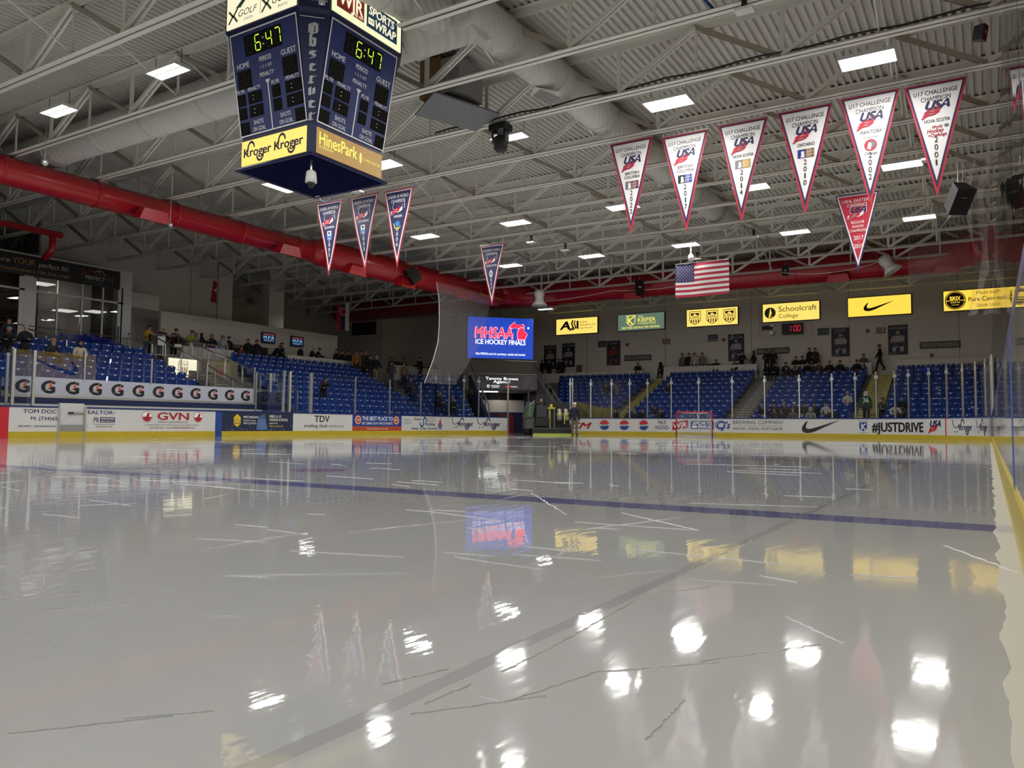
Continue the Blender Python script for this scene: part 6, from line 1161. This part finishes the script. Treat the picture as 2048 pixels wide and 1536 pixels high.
def person_meshes(key, pose):
    J, E = skeleton(pose); names = list(J); names.remove('pel'); names.insert(0, 'pel'); ix = {n: i for i, n in enumerate(names)}
    me = bpy.data.meshes.new('sk'); me.from_pydata([J[n] for n in names], [(ix[a], ix[b]) for a, b, *_ in E], []); o = bpy.data.objects.new('sk', me); COL.objects.link(o)
    o.modifiers.new('s', 'SKIN'); R = {}
    for a, b_, t, r0, r1 in E: R.setdefault(a, r0); R[b_] = r1
    for n, i in ix.items(): v = me.skin_vertices[0].data[i]; v.radius = (R[n], R[n]*(.8 if n in ('pel', 'spi', 'che') else 1)); v.use_root = (n == 'pel')
    sm = o.modifiers.new('u', 'SUBSURF'); sm.levels = 1
    dg = bpy.context.evaluated_depsgraph_get(); m2 = o.evaluated_get(dg).to_mesh(); n = len(m2.vertices)
    co = np.empty(n*3); m2.vertices.foreach_get('co', co); co = co.reshape(-1, 3); no = np.empty(n*3); m2.vertices.foreach_get('normal', no); no = no.reshape(-1, 3)
    fs = [tuple(p.vertices) for p in m2.polygons]; o.evaluated_get(dg).to_mesh_clear(); bpy.data.objects.remove(o)
    cen = np.array([co[list(f)].mean(0) for f in fs]); best = np.full(len(fs), 1e9); lab = np.array(['t']*len(fs))
    for a, b_, t, r0, r1 in E:
        A = np.array(J[a]); B = np.array(J[b_]); d = B-A; u = np.clip(((cen-A)@d)/(d@d), 0, 1); q = A+u[:, None]*d; dist = np.linalg.norm(cen-q, axis=1)/((1-u)*r0+u*r1)
        m = dist < best; best[m] = dist[m]; lab[m] = t
    out = {}
    def sub(sel, off, nm):
        ids = sorted({i for f, s in zip(fs, sel) if s for i in f}); mp = {i: k for k, i in enumerate(ids)}; m = bpy.data.meshes.new(nm)
        m.from_pydata((co[ids]+no[ids]*off).tolist(), [], [tuple(mp[i] for i in f) for f, s in zip(fs, sel) if s]); m.polygons.foreach_set('use_smooth', [True]*len(m.polygons)); m.materials.append(None); m.update(); return m
    # face details on the body: nose, ears and eyes
    hc = Vector(J['hc']); fd = (Vector((0, 1, 0))); V = co.tolist(); F = list(fs)
    out['body'] = sub(np.array([True]*len(fs)), 0, 'body')
    b = MB(); b.add([hc+Vector(v) for v in ((-.016, .082, -.02), (.016, .082, -.02), (0, .112, -.022), (0, .084, .02))], [(0, 1, 2), (0, 2, 3), (1, 3, 2)], SKN); b.lathe([(.004, -.012), (.014, 0), (.004, .012)], tuple(hc+Vector((-.085, .0, -.01))), SKN, 6); b.lathe([(.004, -.012), (.014, 0), (.004, .012)], tuple(hc+Vector((.085, .0, -.01))), SKN, 6)
    for sx_ in (-.03, .03): b.box(tuple(hc+Vector((sx_-.012, .08, .008))), tuple(hc+Vector((sx_+.012, .09, .016))), BLACK)
    b.box(tuple(hc+Vector((-.02, .082, -.048))), tuple(hc+Vector((.02, .09, -.042))), mat('lip', (.3, .1, .09), .5)); fo = b.build('face'); out['face'] = fo.data; bpy.data.objects.remove(fo)
    out['jacket'] = sub(np.isin(lab, ['t', 'a']), .016, 'jacket'); out['trousers'] = sub(lab == 'p', .012, 'trousers'); out['shoes'] = sub(lab == 's', .014, 'shoes')
    def cap(kind):
        b = MB(); c_ = hc
        pr = {'hair': [(.085, -.03), (.1, .025), (.085, .07), (.045, .096), (.005, .102)], 'cap': [(.1, .02), (.1, .05), (.085, .085), (.04, .105), (.005, .11)], 'long': [(.05, -.26), (.085, -.18), (.09, -.05), (.1, .03), (.085, .075), (.04, .098), (.005, .104)], 'hood': [(.14, -.16), (.125, -.06), (.118, .03), (.1, .09), (.05, .125), (.005, .13)], 'beanie': [(.102, .0), (.104, .05), (.09, .1), (.05, .13), (.005, .14)]}[kind]
        b.lathe(pr, (c_.x, c_.y-{'cap': .008, 'long': .05, 'hair': .03, 'hood': .04, 'beanie': .02}[kind], c_.z), HRD, 12)
        if kind == 'cap': b.add([tuple(c_+Vector(v)) for v in ((-.07, .07, .03), (.07, .07, .03), (.05, .155, .012), (-.05, .155, .012), (-.07, .07, .042), (.07, .07, .042), (.05, .155, .02), (-.05, .155, .02))], [(0, 1, 2, 3), (7, 6, 5, 4), (2, 6, 7, 3), (0, 3, 7, 4), (1, 5, 6, 2)], HRD)
        o = b.build(kind, None, True); m = o.data; bpy.data.objects.remove(o); return m
    for k in ('hair', 'cap', 'long', 'hood', 'beanie'): out[k] = cap(k)
    return out
SKN = mat('skin', C('b98a72'), .6); HRD = mat('hair_brown', C('2c2019'), .7)
POSES = {'stand': dict(arms='down'), 'fold': dict(arms='fold'), 'rail': dict(arms='rail', lean=.28), 'phone': dict(arms='phone'), 'walk': dict(arms='swing', step=.28), 'sit': dict(sit=1, arms='knee', lean=.15), 'sitf': dict(sit=1, arms='knee', lean=.5), 'sitface': dict(sit=1, arms=('face', 'knee'), lean=.3), 'point': dict(arms=('down', 'point'), sit=1, lean=.1), 'bend': dict(arms='rail', lean=.7)}
for k, v in POSES.items(): PRO[k] = person_meshes(k, v)
CM = {}
def cm(h):
    if h not in CM: CM[h] = mat('cloth_'+h, C(h), .8, var=.12, vs=9)
    return CM[h]
def person(x, y, zf, face, pose, jac, tro, head, hcol, label, group=None, sc=1.0, skin=None):
    t = thing('person', label, 'person', (x, y, zf), face, group); t.scale = (sc, sc, sc); P = PRO[pose]
    for nm, m in (('body', skin or SKN), ('jacket', cm(jac)), ('trousers', cm(tro)), ('shoes', cm('222226')), (head, cm(hcol))):
        o = bpy.data.objects.new({'hair': 'hair', 'long': 'hair', 'cap': 'cap', 'hood': 'hood', 'beanie': 'knit_hat'}.get(nm, nm), P[nm]); COL.objects.link(o); o.parent = t
        if not len(o.material_slots): o.data.materials.append(None)
        o.material_slots[0].link = 'OBJECT'; o.material_slots[0].material = m
    o = bpy.data.objects.new('face', P['face']); COL.objects.link(o); o.parent = t
    return t
def toward(x, y, a=0): return math.atan2(-(0-x), (0-y))*1+a if False else math.atan2(x+9, 18-y)+a
DK, DK2, JN, KH = '17181c', '23252b', '2a3550', '8a7a5c'
FA = -PI/2      # facing +X (toward the ice) from the left side
def seatp(x, y, k, f, *a, dz=0, **kw): person(x, y, FO(k)+dz, f, *a, **kw)
# left: by the suite
person(-33.1, 15.5, 2.87, FA-.1, 'stand', '1b1f28', DK, 'hair', '1c1613', 'bearded man in a dark jacket standing at the far left in front of the suite')
person(-32.3, 15.09, 2.56, FA-.3, 'bend', DK, DK, 'hair', '8c8a86', 'grey haired man bending his head in a black jacket at the far left')
person(-32.3, 15.75, 2.56, FA, 'fold', '14151a', DK, 'hair', 'b5aca2', 'older man in a black jacket holding red cloth, standing left of the seated women')
seatp(-32.2, 16.7, 7, FA, 'sit', '262a33', DK, 'long', 'b08a58', 'blonde woman in a dark top seated in the left stand', dz=.05)
seatp(-32.2, 17.78, 7, FA-.2, 'sit', 'c9c2b0', DK, 'long', '2a1a14', 'dark haired woman in a pale patterned hoodie seated in the left stand', dz=.05)
# left walkway railing
RL = [(23.0, 'rail', 'b8952c', '5a6478', 'hair', '1a1512', 'person in a yellow jacket and jeans leaning on the walkway railing'), (23.75, 'rail', DK, '5a6478', 'cap', 'd8d6d0', 'person in a black top and white cap leaning on the walkway railing'), (24.45, 'rail', '4a1a20', DK, 'hair', '2a1a14', 'shorter person in dark red behind the walkway railing'), (25.35, 'rail', '8f9a3a', DK, 'cap', '1c1c1c', 'person in a green and yellow jacket leaning on the walkway railing')]
for y, ps, j, tr, hd, hc_, lb in RL: person(-35.75, y, 3.66, FA, ps, j, tr, hd, hc_, lb, sc=.98)
WK = [(26.15, 'stand', '7d7f86', DK, 'long', '8a6b3f', 'person with long fair hair and grey top on the left walkway'), (26.5, 'phone', DK, DK, 'long', '14100e', 'person with long black hair and black clothes on the left walkway'), (27.1, 'fold', '15171c', DK, 'long', '14100e', 'person in a black printed hoodie facing the group on the left walkway'), (27.8, 'stand', 'a6a8b4', DK, 'long', '5a3422', 'person with brown hair and a silver white puffer jacket'), (28.2, 'stand', '121317', DK, 'hair', '201814', 'person in a long black coat behind the silver jacket'), (29.0, 'sit', '7a1c26', DK, 'hair', '5a3a24', 'person in a red hoodie at the left counter'), (29.5, 'stand', '101114', DK, 'hair', '6a5a4c', 'tall person in a black coat right of the red hoodie'), (30.1, 'stand', DK, DK, 'hair', '201814', 'short person in black beside the tall black coat'), (31.3, 'bend', DK, DK, 'hair', '15110f', 'person in black bent at the counter below the left television'), (31.9, 'stand', '14161a', DK, 'cap', '14161a', 'person in a black cap standing between the two televisions'), (33.4, 'stand', '101216', DK, 'hair', '15110f', 'person in black below the right television'), (34.2, 'rail', '16181d', DK, 'beanie', 'b5b1a8', 'person in a pale knit hat leaning on the half wall'), (34.7, 'rail', '101114', DK, 'hair', '15110f', 'person in black leaning on the half wall beside the pale knit hat'),
      (36.4, 'stand', '0f1013', DK, 'cap', '101114', 'tall person in a black coat and cap at the right end of the half wall'), (36.9, 'stand', '17181d', DK, 'hair', '2a1a14', 'short person in black between two taller ones at the top of the side stand'), (37.5, 'stand', '17191f', KH, 'cap', '0f1013', 'person in a black cap and khaki trousers at the top of the side stand')]
for y, ps, j, tr, hd, hc_, lb in WK: person(-36.3, y, 3.62, FA+rnd.uniform(-.6, .6), ps, j, tr, hd, hc_, lb)
MS = [(-34.7, 36.57, 3.5, 'stand', '8a5f22', DK, 'cap', '17181c', 'person in a mustard jacket and dark cap at the top of the side stand'), (-34.7, 37.0, 3.5, 'stand', '4a3a22', DK, 'cap', '201814', 'person in a cap right behind the mustard jacket'), (-34.7, 37.4, 3.5, 'stand', DK, JN, 'hair', '8a7058', 'person in black with jeans right of the mustard jacket'), (-33.9, 37.01, 3.19, 'stand', '0f1013', DK, 'hair', '14100e', 'person all in black stepping down beside the mustard jacket'), (-33.9, 37.57, 3.19, 'walk', '101114', KH, 'cap', 'b8b4ac', 'person in a black jacket, khaki trousers and pale cap walking down the aisle'), (-33.1, 38.11, 2.87, 'walk', '333b44', '3f4c66', 'hair', '15110f', 'person in a grey blue jacket and jeans in the corner stand'), (-33.1, 39.35, 2.87, 'stand', '6d5a48', DK, 'hair', '6a4a38', 'person in a camouflage jacket over a pale shirt in the corner stand'), (-34.2, 42.36, 3.5, 'stand', '0f1013', '303a50', 'cap', '14100e', 'person in black with dark jeans standing high in the corner stand'),
      (-31.5, 38.05, 2.24, 'sit', '2f3238', '3a3a38', 'hair', '6a4a38', 'person in grey seated at the aisle of the corner stand'), (-29.1, 37.89, 1.29, 'sit', '0f1013', DK, 'hair', '5a4030', 'person in black seated low at the corner aisle, left of two'), (-28.3, 38.25, .98, 'sit', '101114', DK, 'hair', '8a5a40', 'person in black seated low at the corner aisle, right of two'), (-29.1, 28.34, 1.29, 'bend', '0f1013', DK, 'hair', '14100e', 'person in black bending over the seats at the left of the side stand')]
for x, y, z, ps, j, tr, hd, hc_, lb in MS: person(x, y, z, FA-.3+rnd.uniform(-.4, .4), ps, j, tr, hd, hc_, lb)
for i, (y, j, hd, hc_, lb, ps) in enumerate(((42.4, '3a3d40', 'hair', '14100e', 'person in a dark grey coat standing behind the corner stand', 'fold'), (43.0, '1a1c20', 'cap', '8a8880', 'person with a dark cap left of the black coats behind the corner stand', 'phone'), (43.7, '1a2620', 'cap', '14100e', 'person in dark green behind the corner stand', 'stand'), (45.2, '101114', 'hair', '14100e', 'small person in black behind the corner half wall', 'sit'), (46.4, '2c2c34', 'hair', '14100e', 'person behind the hanging safety net', 'sit'), (47.3, '3a3238', 'hair', '5a3a24', 'small person right behind the safety net rope', 'sit'), (48.2, '4c4c58', 'hood', '4c4c58', 'broad person in a grey hoodie standing left of the restroom sign', 'stand'))):
    person(-37.3 if y > 46 else -36.8, y, 3.62 if ps != 'sit' else 4.0, FA-.5, ps, j, DK, hd, hc_, lb)
# far end, standing on the walkway or along the wall
B = PI       # facing the ice (-Y)
WS = [(-30.16, 'stand', '0f1013', DK, 'hair', '14100e', 'person in black left of the left poster pair'), (-29.52, 'rail', '0f1013', DK, 'hair', '14100e', 'hunched person in black in front of the left poster'), (-28.68, 'stand', '14161c', DK, 'hair', '6a4a38', 'person in black between the two left posters, left one'), (-28.4, 'stand', '14161c', DK, 'cap', '14161c', 'person in black between the two left posters, right one'), (-18.61, 'stand', '6a6763', DK, 'beanie', '6a6763', 'person in a grey sweatshirt standing at the top of the goal stand'), (-18.14, 'stand', '171920', DK, 'cap', '17181c', 'person in a dark jacket between the grey sweatshirt and the white hoodie'), (-17.73, 'stand', 'b2aea8', DK, 'hair', '14100e', 'person in a white hoodie standing at the top of the goal stand'), (-17.16, 'stand', '7a766f', DK, 'hair', '5a3422', 'person in a pale grey top right of the white hoodie'), (-14.42, 'rail', '101114', DK, 'hair', '3a2418', 'person in black in front of the dark poster'), (-13.58, 'walk', '201e20', DK, 'long', '4a201a', 'person with long red brown hair walking past at the top of the dark stairs'), (-12.71, 'fold', '0f1013', DK, 'hair', '14100e', 'tall person in black at the middle no standing sign'), (-12.3, 'rail', '0f1013', DK, 'hair', '14100e', 'person in black leaning right of the tall one'), (-9.95, 'stand', '171014', DK, 'cap', '14100e', 'person in dark red against the wall, left of two'), (-9.62, 'stand', '2e2618', DK, 'hair', '14100e', 'person in an olive coat against the wall, right of two'), (-5.75, 'walk', '101114', DK, 'beanie', '5a2a5a', 'person in black with a purple hat walking along the wall')]
for i, (x, ps, j, tr, hd, hc_, lb) in enumerate(WS): person(x, 52.35 if x > -28 else 52.5, 3.98, (B+rnd.uniform(-.7, .7)) if ps != 'walk' else B+1.5*(-1 if x < -10 else -1), ps, j, tr, hd, hc_, lb)
FS = [(-22.0, 11, 'sit', '101216', 'hair', '6a5a4c', 'person in a black jacket on the top bench below the leftmost no standing sign'), (-20.04, 11, 'sitf', '0f1013', 'hood', '0f1013', 'person in black hunched forward on the top left row of the goal stand'), (-16.17, 11, 'point', '0f1013', 'hair', '5a4a3c', 'person in black stretching an arm along the top row'), (-14.75, 11, 'sitf', '171920', 'hair', '2a1a14', 'person hunched in front of the dark poster on the top row'),
      (-11.9, 10, 'sit', '101114', 'hair', '14100e', 'person in black second from the left in the upper crowd'), (-12.45, 10, 'sit', '0f1013', 'cap', '14100e', 'person in black at the left end of the upper crowd'), (-11.3, 10, 'sit', '241c1e', 'hair', '2a1a14', 'person in dark brown in the upper crowd, upper left'), (-11.1, 9, 'sit', '33261e', 'cap', '17181c', 'person in a brown jacket in the front of the upper crowd'), (-10.85, 11, 'sit', '1a1618', 'hair', '4a3422', 'person in black with brown hair high in the upper crowd'), (-10.5, 9, 'sit', '2e2a28', 'hair', '7a5a48', 'person in grey brown in the front of the upper crowd'), (-10.4, 11, 'sit', '171920', 'cap', '14100e', 'person in a black cap high in the upper crowd'), (-9.95, 10, 'sit', '0f1013', 'hair', '14100e', 'person in black in the middle of the upper crowd'), (-9.7, 11, 'sit', '1a1c1e', 'cap', '5a5650', 'person in a grey cap in the upper crowd'), (-9.25, 10, 'sit', '4c3f2c', 'cap', '2a1a14', 'person in a tan brown jacket in the upper crowd'), (-8.6, 10, 'sit', '101114', 'beanie', '8a847a', 'person in black with a pale hat at the right of the upper crowd'), (-7.95, 10, 'sit', '171920', 'hair', '3a2418', 'person in a black jacket at the right end of the upper crowd'), (-7.0, 10, 'sit', '101114', 'cap', '3a3228', 'person in a black jacket and pale trousers alone on the upper right row'), (-6.67, 11, 'sit', '57544f', 'hair', '14100e', 'person in a grey hoodie on the bench at the top of the right stairs'),
      (-18.06, 6, 'sitface', '3a3634', 'hair', '4a3422', 'person seated with knees up in the middle of the goal stand'), (-22.54, 6, 'sitface', '1a1c20', 'hair', '14100e', 'person in black seated left of the grey hoodie behind the corner glass'), (-21.9, 6, 'point', '6a6670', 'hair', '5a3a24', 'person in a grey hoodie stretching an arm in the stand left of the yellow stairs'), (-17.46, 1, 'sitf', '0f1013', 'cap', '14100e', 'person in black in the second row behind the goal'), (-16.86, 0, 'sit', '1c1a1a', 'cap', '3a3a40', 'person with a pale hood on the first row just left of the goal'), (-17.94, 0, 'sit', '14161c', 'cap', '26262c', 'person in a dark jacket on the first row, fourth from the left'), (-18.85, 0, 'sit', '2a1a1c', 'cap', '4a1a20', 'person in dark red cap on the first row'), (-18.46, 0, 'sitface', '23303a', 'hair', '8a5a40', 'person holding a hand to the face on the first row'), (-19.75, 0, 'sit', '101114', 'beanie', '14100e', 'person in black with a knit hat at the foot of the yellow stairs'),
      (-10.97, 1, 'sitf', '101114', 'hair', '8a7a6a', 'leftmost person of the lower crowd, grey hair and black jacket'), (-10.36, 1, 'sit', '1a1418', 'hair', '2a1a14', 'person in dark maroon in the lower crowd, second row'), (-10.15, 0, 'sit', '33312a', 'cap', '4a2018', 'person in a camouflage jacket and red cap on the first row'), (-9.79, 1, 'sit', '1c2422', 'cap', '8a867c', 'person in a pale cap in the lower crowd, second row'), (-9.74, 0, 'sitf', '17181d', 'cap', '2a2a30', 'person in black leaning on the first row of the lower crowd'), (-9.24, 1, 'sit', '14161c', 'cap', 'c9c5bd', 'person in a black jacket and white cap in the lower crowd'), (-9.2, 0, 'sit', '5a564f', 'hair', '5a4030', 'person in an open jacket over a pale shirt on the first row'), (-8.72, 1, 'sit', '1a2424', 'cap', '14161c', 'person in a black cap and dark green jacket in the lower crowd'), (-8.27, 0, 'sit', '8a8780', 'hood', '8a8780', 'person in a pale grey hoodie with the hood up on the first row'), (-8.2, 1, 'sit', '17171b', 'cap', '3a2a24', 'person in black right of the hooded one in the lower crowd'), (-7.6, 1, 'sit', 'a8a6a4', 'hair', '5a3a24', 'person in a white and black hoodie in the lower crowd'), (-7.2, 0, 'sit', '3f3a2a', 'hair', '4a3422', 'person in an olive jacket at the right end of the lower crowd'), (-6.72, 3, 'sit', 'b0aca4', 'hair', 'b08a70', 'person in a white sweatshirt seated alone left of the right yellow stairs'),
      (-4.78, 2, 'sitf', '4c4c4e', 'hair', '3a2418', 'person in a grey jacket right of the green jersey'), (-4.2, 1, 'sitf', 'b5b1b0', 'hair', '2a1a14', 'person in a white sweater leaning forward right of the green jersey'), (-3.9, 2, 'sit', '0f1013', 'cap', '101114', 'person in black and a black cap behind the white sweater'), (-3.8, 0, 'sitf', '101114', 'cap', '17181c', 'person in black and a dark cap low at the glass, right of the white sweater'), (-1.34, 1, 'sit', '1a1c20', 'cap', '17181c', 'person in a black vest and cap in the right corner stand'), (-.63, 0, 'sit', 'a39a92', 'cap', 'b5b1a8', 'person in a pale coat and white cap in the right corner stand')]
for x, k, ps, j, hd, hc_, lb in FS: person(x, 42.54+1.15+RUN*k-.12, FO(k)+(.0 if k < 11 else .12), B+rnd.uniform(-.35, .35), ps, j, DK if 'pale trousers' not in lb else KH, hd, hc_, lb)
t = person(-5.54, 44.0, .7, 0.1, 'stand', '1f4a34', DK, 'hood', 'b5aca2', 'person in a green jersey standing on the right yellow stairs')
b = MB(frame((-5.54-.14, 43.84, 1.85), (1, 0, 0), (0, -1, 0))); b.text('36', .14, 0, .24, PW, .28, .0, bold=.04); b.build('jersey_number', t)
person(-18.75, 36.1, 0, .35, 'stand', '14172c', '55554c', 'cap', 'd8d6d0', 'person in a navy jacket, grey trousers and white cap standing on the ice beside the machine')
person(-21.0, 36.5, .82, .62, 'sit', '15171c', DK, 'cap', '101114', 'driver in a black jacket and cap sitting on the ice machine')
